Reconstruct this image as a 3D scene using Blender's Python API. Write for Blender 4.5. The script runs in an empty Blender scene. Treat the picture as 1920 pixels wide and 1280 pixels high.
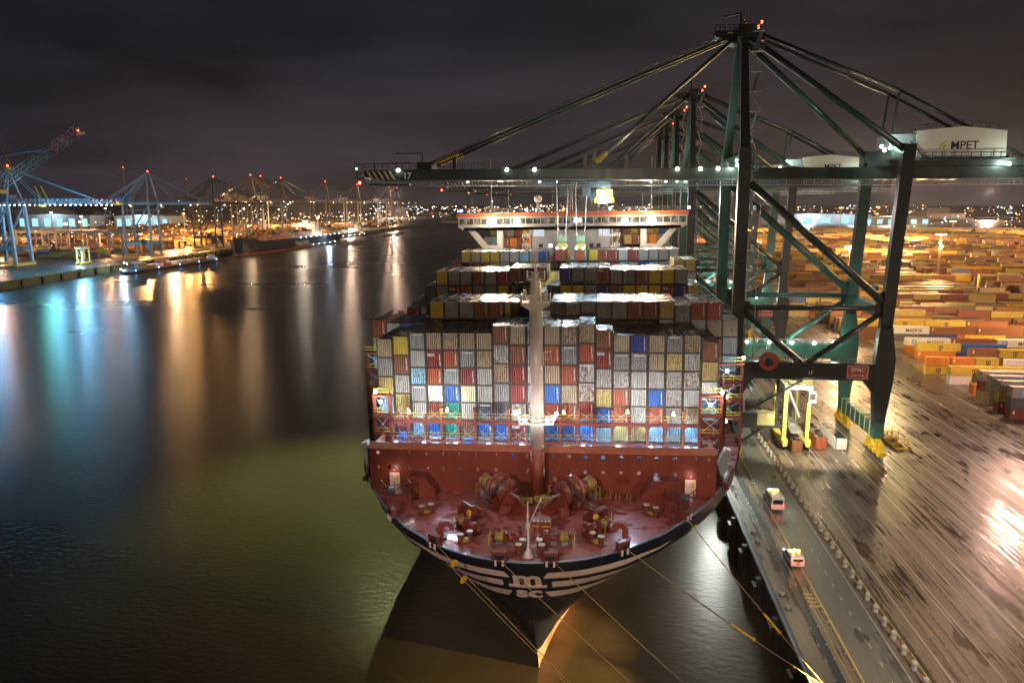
import bpy, math, random
from math import radians as R, sin, cos, pi, sqrt
from mathutils import Vector, Matrix
random.seed(7)
scene = bpy.context.scene
col = scene.collection

# ------------------------------------------------------------------ camera
cam = bpy.data.objects.new("camera", bpy.data.cameras.new("camera"))
col.objects.link(cam)
cam.data.sensor_width = 36.0
cam.data.lens = 36.0 * 1430.0 / 1920.0
cam.data.clip_start = 0.5
cam.data.clip_end = 60000
cam.location = (7.5, 0, 62)
cam.rotation_euler = (R(90 - 10.19), 0, R(6.6))
scene.camera = cam
scene.view_settings.view_transform = 'Standard'
scene.view_settings.look = 'None'
scene.view_settings.gamma = 1.0
scene.view_settings.exposure = 0.0
scene.cycles.use_denoising = True
scene.cycles.max_bounces = 5
scene.cycles.diffuse_bounces = 2
scene.cycles.glossy_bounces = 3
scene.cycles.sample_clamp_indirect = 4.0
scene.cycles.caustics_reflective = False
scene.cycles.caustics_refractive = False
try: scene.cycles.use_light_tree = True
except Exception: pass

# ------------------------------------------------------------------ world: night sky with cloud lit by the port
w = bpy.data.worlds.new("World"); scene.world = w; w.use_nodes = True
nt = w.node_tree; nt.nodes.clear()
N = nt.nodes.new; L = nt.links.new
tc = N('ShaderNodeTexCoord'); sep = N('ShaderNodeSeparateXYZ'); L(tc.outputs['Generated'], sep.inputs[0])
ramp = N('ShaderNodeValToRGB')
mp = N('ShaderNodeMapRange'); mp.inputs['From Min'].default_value = -0.02; mp.inputs['From Max'].default_value = 0.6
L(sep.outputs['Z'], mp.inputs['Value']); L(mp.outputs[0], ramp.inputs[0])
e = ramp.color_ramp.elements
e[0].position = 0.0; e[0].color = (0.055, 0.042, 0.044, 1)
e[1].position = 1.0; e[1].color = (0.0085, 0.0088, 0.0130, 1)
x = e.new(0.14); x.color = (0.034, 0.027, 0.030, 1)
x = e.new(0.34); x.color = (0.0145, 0.0138, 0.0180, 1)
mpg = N('ShaderNodeMapping'); mpg.inputs['Scale'].default_value = (1.0, 1.0, 5.0); mpg.inputs['Rotation'].default_value = (0.0, 0.12, 0)
L(tc.outputs['Generated'], mpg.inputs[0])
nz = N('ShaderNodeTexNoise'); nz.inputs['Scale'].default_value = 2.2; nz.inputs['Detail'].default_value = 5; nz.inputs['Roughness'].default_value = 0.5
nz.inputs['Distortion'].default_value = 0.3
L(mpg.outputs[0], nz.inputs['Vector'])
cr = N('ShaderNodeMapRange'); cr.inputs['From Min'].default_value = 0.36; cr.inputs['From Max'].default_value = 0.66
cr.inputs['To Min'].default_value = 0.5; cr.inputs['To Max'].default_value = 1.6
L(nz.outputs[0], cr.inputs['Value'])
# the west (left) is darker and bluer than the lit east
wx = N('ShaderNodeMapRange'); wx.inputs['From Min'].default_value = -0.75; wx.inputs['From Max'].default_value = 0.1
L(sep.outputs['X'], wx.inputs['Value'])
tint = N('ShaderNodeMix'); tint.data_type = 'RGBA'
tint.inputs[6].default_value = (0.56, 0.68, 0.90, 1); tint.inputs[7].default_value = (1.0, 1.0, 1.0, 1)
L(wx.outputs[0], tint.inputs[0])
m1 = N('ShaderNodeMix'); m1.data_type = 'RGBA'; m1.blend_type = 'MULTIPLY'; m1.inputs[0].default_value = 1
L(ramp.outputs[0], m1.inputs[6]); L(tint.outputs[2], m1.inputs[7])
m2 = N('ShaderNodeMix'); m2.data_type = 'RGBA'; m2.blend_type = 'MULTIPLY'; m2.inputs[0].default_value = 1
L(m1.outputs[2], m2.inputs[6]); L(cr.outputs[0], m2.inputs[7])
bg = N('ShaderNodeBackground'); bg.inputs[1].default_value = 1.0
L(m2.outputs[2], bg.inputs[0])
out = N('ShaderNodeOutputWorld'); L(bg.outputs[0], out.inputs[0])

# ------------------------------------------------------------------ lamps (port fixtures, and some added only for their light)
def lamp(loc, power, color=(1, .8, .6), radius=0.5, target=None, angle=60, blend=0.5, name='flood_or_fill_beam', parent=None):
    if target is None:
        d = bpy.data.lights.new(name, 'POINT')
    else:
        d = bpy.data.lights.new(name, 'SPOT'); d.spot_size = R(angle); d.spot_blend = blend
    d.energy = power; d.color = color; d.shadow_soft_size = radius
    o = bpy.data.objects.new(name, d); col.objects.link(o); o.location = loc
    if target is not None:
        o.rotation_euler = (Vector(target) - Vector(loc)).to_track_quat('-Z', 'Y').to_euler()
    if parent: o.parent = parent
    return o
WARM = (1.0, .70, .42); SODIUM = (1.0, .48, .14); COOL = (.62, .82, 1.0); PINK = (1.0, .66, .52); WHITE = (1, .93, .85)
# floods of the camera's crane first, then spots placed for water and road
lamp((14, -4, 68), 92e3, (1, .72, .46), .6, (-2, 108, 40), 58, .5)
lamp((-30, -4, 68), 190e3, (1, .64, .60), .6, (0, 84, 22), 30, .6)
lamp((62, 25, 44), 60e3, (1, .72, .52), .4, (2, 84, 12), 44, .35)
lamp((40, 81, 8.2), 330e3, (1, .55, .16), .25, (0, 96, -1), 44, .35)  # unseen low amber spot added on the quay for the water by the stem
lamp((-46, 184, 66), 300e3, (.92, 1, .42), .6, (-46, 160, 0), 76, 1.0)  # flood at the nearest crane's boom tip, over the olive water
lamp((-110, 40, 50), 1600e3, (1, .62, .44), .6, (-190, 130, 0), 58, .2)  # unseen warm spot added in mid-air to light the left water
lamp((35.4, 174, 21), 26e3, (.92, .95, .84), .4, (28.5, 118, 0), 50, .4)  # spot added by the nearest crane's waterside leg for the gap water
lamp((50, 66, 36), 70e3, (1, .80, .60), .5, (43, 112, 6), 62, .7)  # unseen spot added to brighten the quay road
# high masts of the yard
MASTS = [(127, 224, 36, 150e3, (1, .58, .44)), (127, 387, 36, 170e3, (1, .62, .38)), (150, 110, 36, 420e3, (1, .66, .52))]
for x, y, h, p, c in MASTS: lamp((x, y, 6 + h - 1.2), p, c, .8)
for x, y, p in [(190, 300, 350e3), (330, 420, 700e3), (240, 560, 900e3), (480, 640, 1200e3), (300, 800, 1300e3), (620, 930, 2000e3), (180, 1000, 1300e3), (450, 1150, 2500e3), (850, 1400, 4000e3), (250, 1500, 3000e3)]:
    lamp((x, y, 34), p * .8, (1, .58, .24), 1.0)
lamp((106, 268, 30), 60e3, (1, .68, .30), .5); lamp((112, 330, 30), 60e3, (1, .6, .2), .5)  # lamps added to brighten the front stacks, no mast here
for x, y in ((-900, 3300), (300, 3400), (1500, 3200), (2800, 3400), (900, 2500)): lamp((x, y, 110), 3.5e6, (1, .68, .48), 4)  # far lamps added to light up the skyline, not masts of the yard
# far bank of the dock
for x, y, z_, p, c in [(-480, 560, 40, 260e3, (.14, .55, 1)), (-500, 700, 40, 200e3, (.2, .6, 1)), (-560, 830, 30, 420e3, (1, .5, .22)), (-540, 930, 34, 600e3, (1, .55, .25)),
                       (-620, 1000, 36, 1400e3, SODIUM), (-545, 1150, 34, 1600e3, (1, .6, .3)), (-560, 1420, 34, 2500e3, (1, .66, .4)), (-700, 1300, 40, 2500e3, SODIUM), (-580, 1750, 34, 3000e3, (1, .7, .5)), (-800, 900, 38, 1200e3, (1, .6, .3)), (-640, 760, 26, 300e3, (1, .5, .2)), (-560, 1000, 26, 500e3, SODIUM), (-700, 1600, 34, 3000e3, SODIUM)]:
    lamp((x, y, z_), p * .42, c, 2.0)

# ------------------------------------------------------------------ materials
MATS = {}
def newmat(name):
    m = bpy.data.materials.new(name); m.use_nodes = True
    m.node_tree.nodes.clear()
    return m, m.node_tree.nodes.new, m.node_tree.links.new
def metal(name, c, rough=.5, rust=0.0, rustc=(.16, .065, .03), bump=0.0, var=.25, scale=1.5, spec=.5, metallic=0.0, streak=True, dirt=0.0, rnd=True):
    if name in MATS: return MATS[name]
    m, N, L = newmat(name)
    b = N('ShaderNodeBsdfPrincipled'); o = N('ShaderNodeOutputMaterial'); L(b.outputs[0], o.inputs[0])
    tc = N('ShaderNodeTexCoord'); mp = N('ShaderNodeMapping')
    mp.inputs['Scale'].default_value = (1, 1, .42 if streak else 1)
    add = N('ShaderNodeVectorMath'); add.operation = 'ADD'
    L(tc.outputs['Object'], add.inputs[0])
    if rnd:
        oi = N('ShaderNodeObjectInfo'); ml = N('ShaderNodeMath'); ml.operation = 'MULTIPLY'; ml.inputs[1].default_value = 90.0
        L(oi.outputs['Random'], ml.inputs[0]); L(ml.outputs[0], add.inputs[1])
    L(add.outputs[0], mp.inputs[0])
    nz = N('ShaderNodeTexNoise'); nz.inputs['Scale'].default_value = scale; nz.inputs['Detail'].default_value = 6; nz.inputs['Roughness'].default_value = .62
    L(mp.outputs[0], nz.inputs['Vector'])
    mr = N('ShaderNodeMapRange'); mr.inputs['From Min'].default_value = .3; mr.inputs['From Max'].default_value = .7
    mr.inputs['To Min'].default_value = 1 - var; mr.inputs['To Max'].default_value = 1 + var * .6
    L(nz.outputs[0], mr.inputs['Value'])
    mx = N('ShaderNodeMix'); mx.data_type = 'RGBA'; mx.blend_type = 'MULTIPLY'; mx.inputs[0].default_value = 1
    mx.inputs[6].default_value = (*c, 1); L(mr.outputs[0], mx.inputs[7])
    last = mx.outputs[2]
    if rust > 0:
        n2 = N('ShaderNodeTexNoise'); n2.inputs['Scale'].default_value = scale * 1.7; n2.inputs['Detail'].default_value = 8; n2.inputs['Roughness'].default_value = .7
        L(mp.outputs[0], n2.inputs['Vector'])
        r2 = N('ShaderNodeMapRange'); r2.inputs['From Min'].default_value = .66 - rust * .22; r2.inputs['From Max'].default_value = .74 - rust * .18
        if rnd:
            # some boxes are rusty, some clean
            rr = N('ShaderNodeMath'); rr.operation = 'MULTIPLY_ADD'; rr.inputs[1].default_value = .16; rr.inputs[2].default_value = -.08
            L(oi.outputs['Random'], rr.inputs[0]); ad = N('ShaderNodeMath'); ad.operation = 'ADD'
            L(n2.outputs[0], ad.inputs[0]); L(rr.outputs[0], ad.inputs[1]); L(ad.outputs[0], r2.inputs['Value'])
        else: L(n2.outputs[0], r2.inputs['Value'])
        m3 = N('ShaderNodeMix'); m3.data_type = 'RGBA'; m3.inputs[7].default_value = (*rustc, 1)
        L(r2.outputs[0], m3.inputs[0]); L(last, m3.inputs[6]); last = m3.outputs[2]
    L(last, b.inputs['Base Color'])
    rg = N('ShaderNodeMapRange'); rg.inputs['To Min'].default_value = max(.05, rough - .15); rg.inputs['To Max'].default_value = min(1, rough + .15)
    L(nz.outputs[0], rg.inputs['Value']); L(rg.outputs[0], b.inputs['Roughness'])
    b.inputs['Metallic'].default_value = metallic; b.inputs['Specular IOR Level'].default_value = spec
    if bump > 0:
        bp = N('ShaderNodeBump'); bp.inputs['Strength'].default_value = bump; bp.inputs['Distance'].default_value = .02
        L(nz.outputs[0], bp.inputs['Height']); L(bp.outputs[0], b.inputs['Normal'])
    MATS[name] = m; return m
def glow(name, c, s, sample=False):
    if name in MATS: return MATS[name]
    m, N, L = newmat(name)
    b = N('ShaderNodeEmission'); b.inputs[0].default_value = (*c, 1); b.inputs[1].default_value = s
    o = N('ShaderNodeOutputMaterial'); L(b.outputs[0], o.inputs[0])
    if not sample:
        try: m.cycles.emission_sampling = 'NONE'
        except Exception: pass
    MATS[name] = m; return m

# wet container roofs: dark, puddled
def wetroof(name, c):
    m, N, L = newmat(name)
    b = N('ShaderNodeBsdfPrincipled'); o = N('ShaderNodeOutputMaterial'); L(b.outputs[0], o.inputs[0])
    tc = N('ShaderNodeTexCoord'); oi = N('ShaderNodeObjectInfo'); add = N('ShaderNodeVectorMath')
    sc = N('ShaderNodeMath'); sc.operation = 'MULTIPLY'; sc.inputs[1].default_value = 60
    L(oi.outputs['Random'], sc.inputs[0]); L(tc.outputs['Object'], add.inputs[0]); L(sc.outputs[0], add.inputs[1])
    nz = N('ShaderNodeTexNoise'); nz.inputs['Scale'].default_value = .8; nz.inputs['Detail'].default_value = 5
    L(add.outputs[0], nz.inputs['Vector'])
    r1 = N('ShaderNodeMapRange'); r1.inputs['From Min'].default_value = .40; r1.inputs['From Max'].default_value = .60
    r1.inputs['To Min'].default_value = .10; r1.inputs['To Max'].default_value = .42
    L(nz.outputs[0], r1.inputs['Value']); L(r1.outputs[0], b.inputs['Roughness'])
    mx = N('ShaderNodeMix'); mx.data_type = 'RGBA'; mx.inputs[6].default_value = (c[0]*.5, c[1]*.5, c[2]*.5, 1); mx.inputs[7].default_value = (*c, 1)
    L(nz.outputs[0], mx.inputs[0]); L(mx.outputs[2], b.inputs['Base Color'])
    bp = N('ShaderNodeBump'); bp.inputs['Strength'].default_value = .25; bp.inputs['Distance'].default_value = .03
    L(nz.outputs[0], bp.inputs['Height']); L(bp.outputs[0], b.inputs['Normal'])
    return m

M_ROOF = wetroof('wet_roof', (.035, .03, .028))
M_FRAME = metal('container_frame', (.075, .05, .032), .6, rust=.5)
PAL = {'B': ('rusty beige', (.37, .28, .18), .42), 'W': ('pale grey', (.38, .365, .32), .42), 'G': ('mid grey', (.27, .26, .25), .35), 'D': ('dark grey', (.11, .12, .12), .3),
       'N': ('brown', (.24, .10, .05), .3), 'R': ('orange red', (.36, .095, .045), .15), 'M': ('maroon', (.24, .045, .035), .15), 'Y': ('yellow', (.56, .42, .06), .1),
       'O': ('mustard', (.47, .36, .13), .35), 'U': ('bright blue', (.04, .12, .36), .1), 'V': ('navy blue', (.05, .06, .22), .1), 'L': ('light blue', (.26, .46, .58), .4),
       'E': ('green', (.03, .28, .20), .1), 'T': ('teal', (.05, .36, .33), .1), 'C': ('cream', (.62, .54, .34), .3), 'A': ('orange', (.60, .20, .03), .1), 'P': ('white', (.72, .70, .66), .2), 'F': ('rust streaked white', (.50, .48, .42), .95)}
CM = {k: metal('container_' + v[0].replace(' ', '_'), v[1], .55, rust=v[2], var=.22, scale=2.8) for k, v in PAL.items()}

# ------------------------------------------------------------------ mesh builder
class MB:
    def __init__(s): s.v = []; s.f = []; s.m = []
    def add(s, vs, fs, mi=0):
        o = len(s.v); s.v += [tuple(v) for v in vs]
        s.f += [tuple(i + o for i in f) for f in fs]; s.m += [mi] * len(fs)
    def box(s, x0, y0, z0, x1, y1, z1, mi=0):
        if x0 > x1: x0, x1 = x1, x0
        if y0 > y1: y0, y1 = y1, y0
        if z0 > z1: z0, z1 = z1, z0
        s.add([(x0,y0,z0),(x1,y0,z0),(x1,y1,z0),(x0,y1,z0),(x0,y0,z1),(x1,y0,z1),(x1,y1,z1),(x0,y1,z1)],
              [(0,3,2,1),(4,5,6,7),(0,1,5,4),(1,2,6,5),(2,3,7,6),(3,0,4,7)], mi)
    def bar(s, p, q, w, h=None, mi=0, w2=None, h2=None):
        p = Vector(p); q = Vector(q); h = h or w; w2 = w2 or w; h2 = h2 or h
        d = (q - p)
        if d.length < 1e-6: return
        d.normalize(); u = Vector((0, 0, 1)) if abs(d.z) < .95 else Vector((0, 1, 0))
        a = d.cross(u).normalized(); b = a.cross(d).normalized()
        vs = []
        for c, ww, hh in ((p, w, h), (q, w2, h2)):
            for i, j in ((-1,-1),(1,-1),(1,1),(-1,1)): vs.append(c + a*(i*ww/2) + b*(j*hh/2))
        s.add(vs, [(3,2,1,0),(4,5,6,7),(0,1,5,4),(1,2,6,5),(2,3,7,6),(3,0,4,7)], mi)
    def cyl(s, p, q, r, r2=None, n=10, mi=0, cap=True):
        p = Vector(p); q = Vector(q); r2 = r if r2 is None else r2
        d = (q - p)
        if d.length < 1e-6: return
        d.normalize(); u = Vector((0, 0, 1)) if abs(d.z) < .95 else Vector((1, 0, 0))
        a = d.cross(u).normalized(); b = d.cross(a).normalized()
        vs = []
        for c, rr in ((p, r), (q, r2)):
            for i in range(n):
                t = 2*pi*i/n; vs.append(c + a*(rr*cos(t)) + b*(rr*sin(t)))
        fs = [(i, (i+1) % n, n+(i+1) % n, n+i) for i in range(n)]
        if cap: fs += [tuple(reversed(range(n))), tuple(range(n, 2*n))]
        s.add(vs, fs, mi)
    def pipe(s, pts, r, n=6, mi=0):
        for a, b in zip(pts, pts[1:]): s.cyl(a, b, r, n=n, mi=mi)
    def prism(s, pts, off, mi=0):
        n = len(pts); off = Vector(off)
        vs = [Vector(p) for p in pts] + [Vector(p) + off for p in pts]
        fs = [(i, (i+1) % n, n+(i+1) % n, n+i) for i in range(n)] + [tuple(reversed(range(n))), tuple(range(n, 2*n))]
        s.add(vs, fs, mi)
    def ring(s, c, axis, ro, ri, t, n=24, mi=0):
        c = Vector(c); d = Vector(axis).normalized(); u = Vector((0,0,1)) if abs(d.z) < .9 else Vector((1,0,0))
        a = d.cross(u).normalized(); b = d.cross(a).normalized(); vs = []
        for off in (-t/2, t/2):
            for rr in (ro, ri):
                for i in range(n):
                    q = 2*pi*i/n; vs.append(c + d*off + a*(rr*cos(q)) + b*(rr*sin(q)))
        fs = []
        for i in range(n):
            j = (i+1) % n
            fs += [(i, j, n+j, n+i), (2*n+i, 3*n+i, 3*n+j, 2*n+j), (i, 2*n+i, 2*n+j, j), (n+i, n+j, 3*n+j, 3*n+i)]
        s.add(vs, fs, mi)
    def rail(s, pts, h=1.1, post=2.0, r=.04, mi=0, mid=True):
        for a, b in zip(pts, pts[1:]):
            a = Vector(a); b = Vector(b); n = max(1, int((b-a).length/post))
            s.bar(a+Vector((0,0,h)), b+Vector((0,0,h)), r*2, mi=mi)
            if mid: s.bar(a+Vector((0,0,h*.5)), b+Vector((0,0,h*.5)), r*1.5, mi=mi)
            for i in range(n+1):
                p = a + (b-a)*(i/n); s.bar(p, p+Vector((0,0,h)), r*2, mi=mi)
    def mesh(s, name, mats, smooth=False):
        me = bpy.data.meshes.new(name); me.from_pydata(s.v, [], s.f)
        for m in (mats if isinstance(mats, (list, tuple)) else [mats]): me.materials.append(m)
        me.polygons.foreach_set('material_index', s.m)
        if smooth: me.polygons.foreach_set('use_smooth', [True]*len(s.f))
        me.update(); return me
    def build(s, name, mats, parent=None, smooth=False):
        return place(s.mesh(name, mats, smooth), name, parent)
def place(me, name, parent=None):
    o = bpy.data.objects.new(name, me); col.objects.link(o)
    if parent: o.parent = parent
    return o
def empty(name, loc=(0,0,0), rot=(0,0,0)):
    o = bpy.data.objects.new(name, None); col.objects.link(o); o.location = loc; o.rotation_euler = rot; o.empty_display_size = .5
    return o
def tag(o, label=None, cat=None, group=None, kind=None):
    if label: o['label'] = label
    if cat: o['category'] = cat
    if group: o['group'] = group
    if kind: o['kind'] = kind
    return o
def kids(o): return [c for c in KIDS.get(o.name, [])]
KIDS = {}
def copy_tree(o, parent=None):
    c = o.copy(); col.objects.link(c); c.parent = parent
    if parent: c.matrix_parent_inverse = o.matrix_parent_inverse
    for ch in list(o.children): copy_tree(ch, c)
    return c
def text_mesh(body, size, name, mat, thick=.02, bold=0.0):
    cu = bpy.data.curves.new(name, 'FONT'); cu.body = body; cu.size = size; cu.extrude = thick; cu.offset = bold
    cu.align_x = 'CENTER'; cu.align_y = 'CENTER'; cu.resolution_u = 3
    to = bpy.data.objects.new('tmp', cu); col.objects.link(to)
    bpy.context.view_layer.update()
    dg = bpy.context.evaluated_depsgraph_get()
    me = bpy.data.meshes.new_from_object(to.evaluated_get(dg), depsgraph=dg)
    bpy.data.objects.remove(to); me.name = name; me.materials.clear(); me.materials.append(mat)
    return me
def text(body, size, name, mat, loc, rot, parent=None, **k):
    o = place(text_mesh(body, size, name, mat, **k), name, parent); o.location = loc; o.rotation_euler = rot
    return o
ORD = ['first', 'second', 'third', 'fourth', 'fifth', 'sixth', 'seventh', 'eighth', 'ninth', 'tenth', 'eleventh', 'twelfth', 'thirteenth', 'fourteenth', 'fifteenth', 'sixteenth', 'seventeenth', 'eighteenth', 'nineteenth', 'twentieth', 'twenty-first', 'twenty-second', 'twenty-third', 'twenty-fourth']
GZ = 6.0   # quay level
M_BLACK = metal('black_paint', (.015, .015, .017), .5)
M_WHITE = metal('white_paint', (.72, .70, .66), .45)
M_YEL = metal('yellow_paint', (.62, .42, .03), .45, rust=.3)
M_GREYM = metal('grey_steel', (.25, .26, .27), .5, rust=.2)
M_CONC = metal('concrete', (.42, .40, .36), .8, var=.3, streak=False)
G_WHITE = glow('lamp_white', (1, .95, .88), 28); G_WARM = glow('lamp_warm', (1, .66, .32), 28); G_COOL = glow('lamp_cool', (.62, .82, 1), 28)
G_SOD = glow('lamp_sodium', (1, .45, .10), 30); G_RED = glow('lamp_red', (1, .05, .02), 25); G_BLUE = glow('lamp_blue', (.1, .25, 1), 30); G_GREEN = glow('lamp_green', (.05, 1, .5), 20)
# ================================================================== SETTING
def plane_obj(name, pts, zz, mat, kind='structure', thick=0):
    mb = MB(); mb.add([(x, y, zz) for x, y in pts], [tuple(range(len(pts)))])
    o = mb.build(name, mat); tag(o, kind=kind); return o
def water_mat():
    m, N, L = newmat('dock_water')
    b = N('ShaderNodeBsdfPrincipled'); o = N('ShaderNodeOutputMaterial'); L(b.outputs[0], o.inputs[0])
    geo = N('ShaderNodeNewGeometry')
    n0 = N('ShaderNodeTexNoise'); n0.inputs['Scale'].default_value = .006; n0.inputs['Detail'].default_value = 3
    L(geo.outputs['Position'], n0.inputs['Vector'])
    mx = N('ShaderNodeMix'); mx.data_type = 'RGBA'; mx.inputs[6].default_value = (.050, .047, .026, 1); mx.inputs[7].default_value = (.070, .060, .032, 1)
    L(n0.outputs[0], mx.inputs[0]); L(mx.outputs[2], b.inputs['Base Color'])
    n1 = N('ShaderNodeTexNoise'); n1.inputs['Scale'].default_value = .9; n1.inputs['Detail'].default_value = 2.2; n1.inputs['Roughness'].default_value = .62
    mp = N('ShaderNodeMapping'); mp.inputs['Scale'].default_value = (.6, 1.2, 1); mp.inputs['Rotation'].default_value = (0, 0, .25)
    L(geo.outputs['Position'], mp.inputs[0]); L(mp.outputs[0], n1.inputs['Vector'])
    n2 = N('ShaderNodeTexNoise'); n2.inputs['Scale'].default_value = .012; n2.inputs['Detail'].default_value = 2
    L(mp.outputs[0], n2.inputs['Vector'])
    bp = N('ShaderNodeBump'); bp.inputs['Strength'].default_value = .30; bp.inputs['Distance'].default_value = .3
    L(n1.outputs[0], bp.inputs['Height'])
    L(bp.outputs[0], b.inputs['Normal'])
    rg = N('ShaderNodeMapRange'); rg.inputs['From Min'].default_value = .35; rg.inputs['From Max'].default_value = .65
    rg.inputs['To Min'].default_value = .27; rg.inputs['To Max'].default_value = .30
    L(n2.outputs[0], rg.inputs['Value']); L(rg.outputs[0], b.inputs['Roughness'])
    b.inputs['IOR'].default_value = 1.33
    return m
BANK = [(-400, -400), (-412, 300), (-427, 507), (-444, 661), (-458, 904), (-480, 1082), (-488, 1636), (-503, 1975), (-530, 2560)]
plane_obj('water', [(-1500, -900), (300, -900), (300, 3500), (-1500, 3500)], 0.0, water_mat())
# wet quay ground
def asphalt(name, base, var, streak=True, wet=(.12, .5), lane=False):
    m, N, L = newmat(name)
    b = N('ShaderNodeBsdfPrincipled'); o = N('ShaderNodeOutputMaterial'); L(b.outputs[0], o.inputs[0])
    geo = N('ShaderNodeNewGeometry')
    mp = N('ShaderNodeMapping'); mp.inputs['Scale'].default_value = (1.5, .022, 1) if streak else (.5, .5, 1)
    L(geo.outputs['Position'], mp.inputs[0])
    n1 = N('ShaderNodeTexNoise'); n1.inputs['Scale'].default_value = 1.0; n1.inputs['Detail'].default_value = 8; n1.inputs['Roughness'].default_value = .68; n1.inputs['Distortion'].default_value = .25
    L(mp.outputs[0], n1.inputs['Vector'])
    n3 = N('ShaderNodeTexNoise'); n3.inputs['Scale'].default_value = .11; n3.inputs['Detail'].default_value = 5
    L(geo.outputs['Position'], n3.inputs['Vector'])
    n4 = N('ShaderNodeTexNoise'); n4.inputs['Scale'].default_value = 1.5; n4.inputs['Detail'].default_value = 8; n4.inputs['Roughness'].default_value = .7
    mp4 = N('ShaderNodeMapping'); mp4.inputs['Scale'].default_value = (2.4, .12, 1); L(geo.outputs['Position'], mp4.inputs[0]); L(mp4.outputs[0], n4.inputs['Vector'])
    s1 = N('ShaderNodeMath'); s1.operation = 'MULTIPLY_ADD'; s1.inputs[1].default_value = .55; L(n1.outputs[0], s1.inputs[0])
    s2 = N('ShaderNodeMath'); s2.operation = 'MULTIPLY_ADD'; s2.inputs[1].default_value = .28; L(n3.outputs[0], s2.inputs[0])
    s3 = N('ShaderNodeMath'); s3.operation = 'MULTIPLY'; s3.inputs[1].default_value = .28; L(n4.outputs[0], s3.inputs[0])
    L(s3.outputs[0], s2.inputs[2]); L(s2.outputs[0], s1.inputs[2])
    r1 = N('ShaderNodeMapRange'); r1.inputs['From Min'].default_value = .47; r1.inputs['From Max'].default_value = .59
    L(s1.outputs[0], r1.inputs['Value'])
    mx = N('ShaderNodeMix'); mx.data_type = 'RGBA'; mx.inputs[6].default_value = (base[0]*var, base[1]*var, base[2]*var, 1); mx.inputs[7].default_value = (*base, 1)
    L(r1.outputs[0], mx.inputs[0])
    md = N('ShaderNodeMapRange'); md.inputs['From Min'].default_value = .3; md.inputs['From Max'].default_value = .7; md.inputs['To Min'].default_value = .7; md.inputs['To Max'].default_value = 1.25
    L(n4.outputs[0], md.inputs['Value'])
    mm = N('ShaderNodeMix'); mm.data_type = 'RGBA'; mm.blend_type = 'MULTIPLY'; mm.inputs[0].default_value = 1; L(mx.outputs[2], mm.inputs[6]); L(md.outputs[0], mm.inputs[7])
    # standing puddles
    npd = N('ShaderNodeTexNoise'); npd.inputs['Scale'].default_value = .16; npd.inputs['Detail'].default_value = 2.5; npd.inputs['Roughness'].default_value = .5
    mpd = N('ShaderNodeMapping'); mpd.inputs['Scale'].default_value = (1.3, .45, 1); mpd.inputs['Location'].default_value = (13, 4, 0); L(geo.outputs['Position'], mpd.inputs[0]); L(mpd.outputs[0], npd.inputs['Vector'])
    rpd = N('ShaderNodeMapRange'); rpd.inputs['From Min'].default_value = .58; rpd.inputs['From Max'].default_value = .68; L(npd.outputs[0], rpd.inputs['Value'])
    mpx = N('ShaderNodeMix'); mpx.data_type = 'RGBA'; mpx.blend_type = 'MULTIPLY'; mpx.inputs[7].default_value = (.78, .77, .76, 1); L(rpd.outputs[0], mpx.inputs[0]); L(mm.outputs[2], mpx.inputs[6])
    L(mpx.outputs[2], b.inputs['Base Color'])
    r2 = N('ShaderNodeMapRange'); r2.inputs['To Min'].default_value = wet[0]; r2.inputs['To Max'].default_value = wet[1]
    L(r1.outputs[0], r2.inputs['Value']); rmx = N('ShaderNodeMix'); rmx.inputs[3].default_value = .16; L(rpd.outputs[0], rmx.inputs[0]); L(r2.outputs[0], rmx.inputs[2]); L(rmx.outputs[0], b.inputs['Roughness'])
    b.inputs['Specular IOR Level'].default_value = .6
    bp = N('ShaderNodeBump'); bp.inputs['Strength'].default_value = .35; bp.inputs['Distance'].default_value = .06
    L(s1.outputs[0], bp.inputs['Height']); L(bp.outputs[0], b.inputs['Normal'])
    return m
M_ASPH = asphalt('wet_concrete_apron', (.155, .115, .088), .40, wet=(.18, .5))
M_ROADM = asphalt('asphalt_road', (.125, .118, .10), .7, wet=(.28, .5))
M_FAR = asphalt('far_ground', (.06, .05, .04), .6, streak=False, wet=(.3, .6))
plane_obj('ground', [(33.2, -300), (33.2, 9000), (30000, 30000), (30000, -300)], GZ, M_ASPH)
far = [(-30000, -400)] + BANK + [(-200, 2700), (33.2, 2600), (33.2, 9000), (30000, 30000), (-30000, 30000)]
mb = MB(); mb.add([(x, y, GZ-.05) for x, y in far], [tuple(range(len(far)))])
o = mb.build('far_ground', M_FAR); tag(o, kind='structure')
plane_obj('quay_road', [(39.8, -60), (45.6, -60), (45.6, 900), (39.8, 900)], GZ+.005, M_ROADM)
plane_obj('quay_edge_strip', [(33.8, -60), (36.1, -60), (36.1, 900), (33.8, 900)], GZ+.004, asphalt('quay_edge_concrete', (.15, .13, .10), .5, wet=(.25, .5)))
plane_obj('yard_road', [(84.5, 172), (118, 172), (118, 1100), (84.5, 1100)], GZ+.005, asphalt('yard_asphalt', (.060, .046, .034), .55, wet=(.2, .45)))
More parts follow.
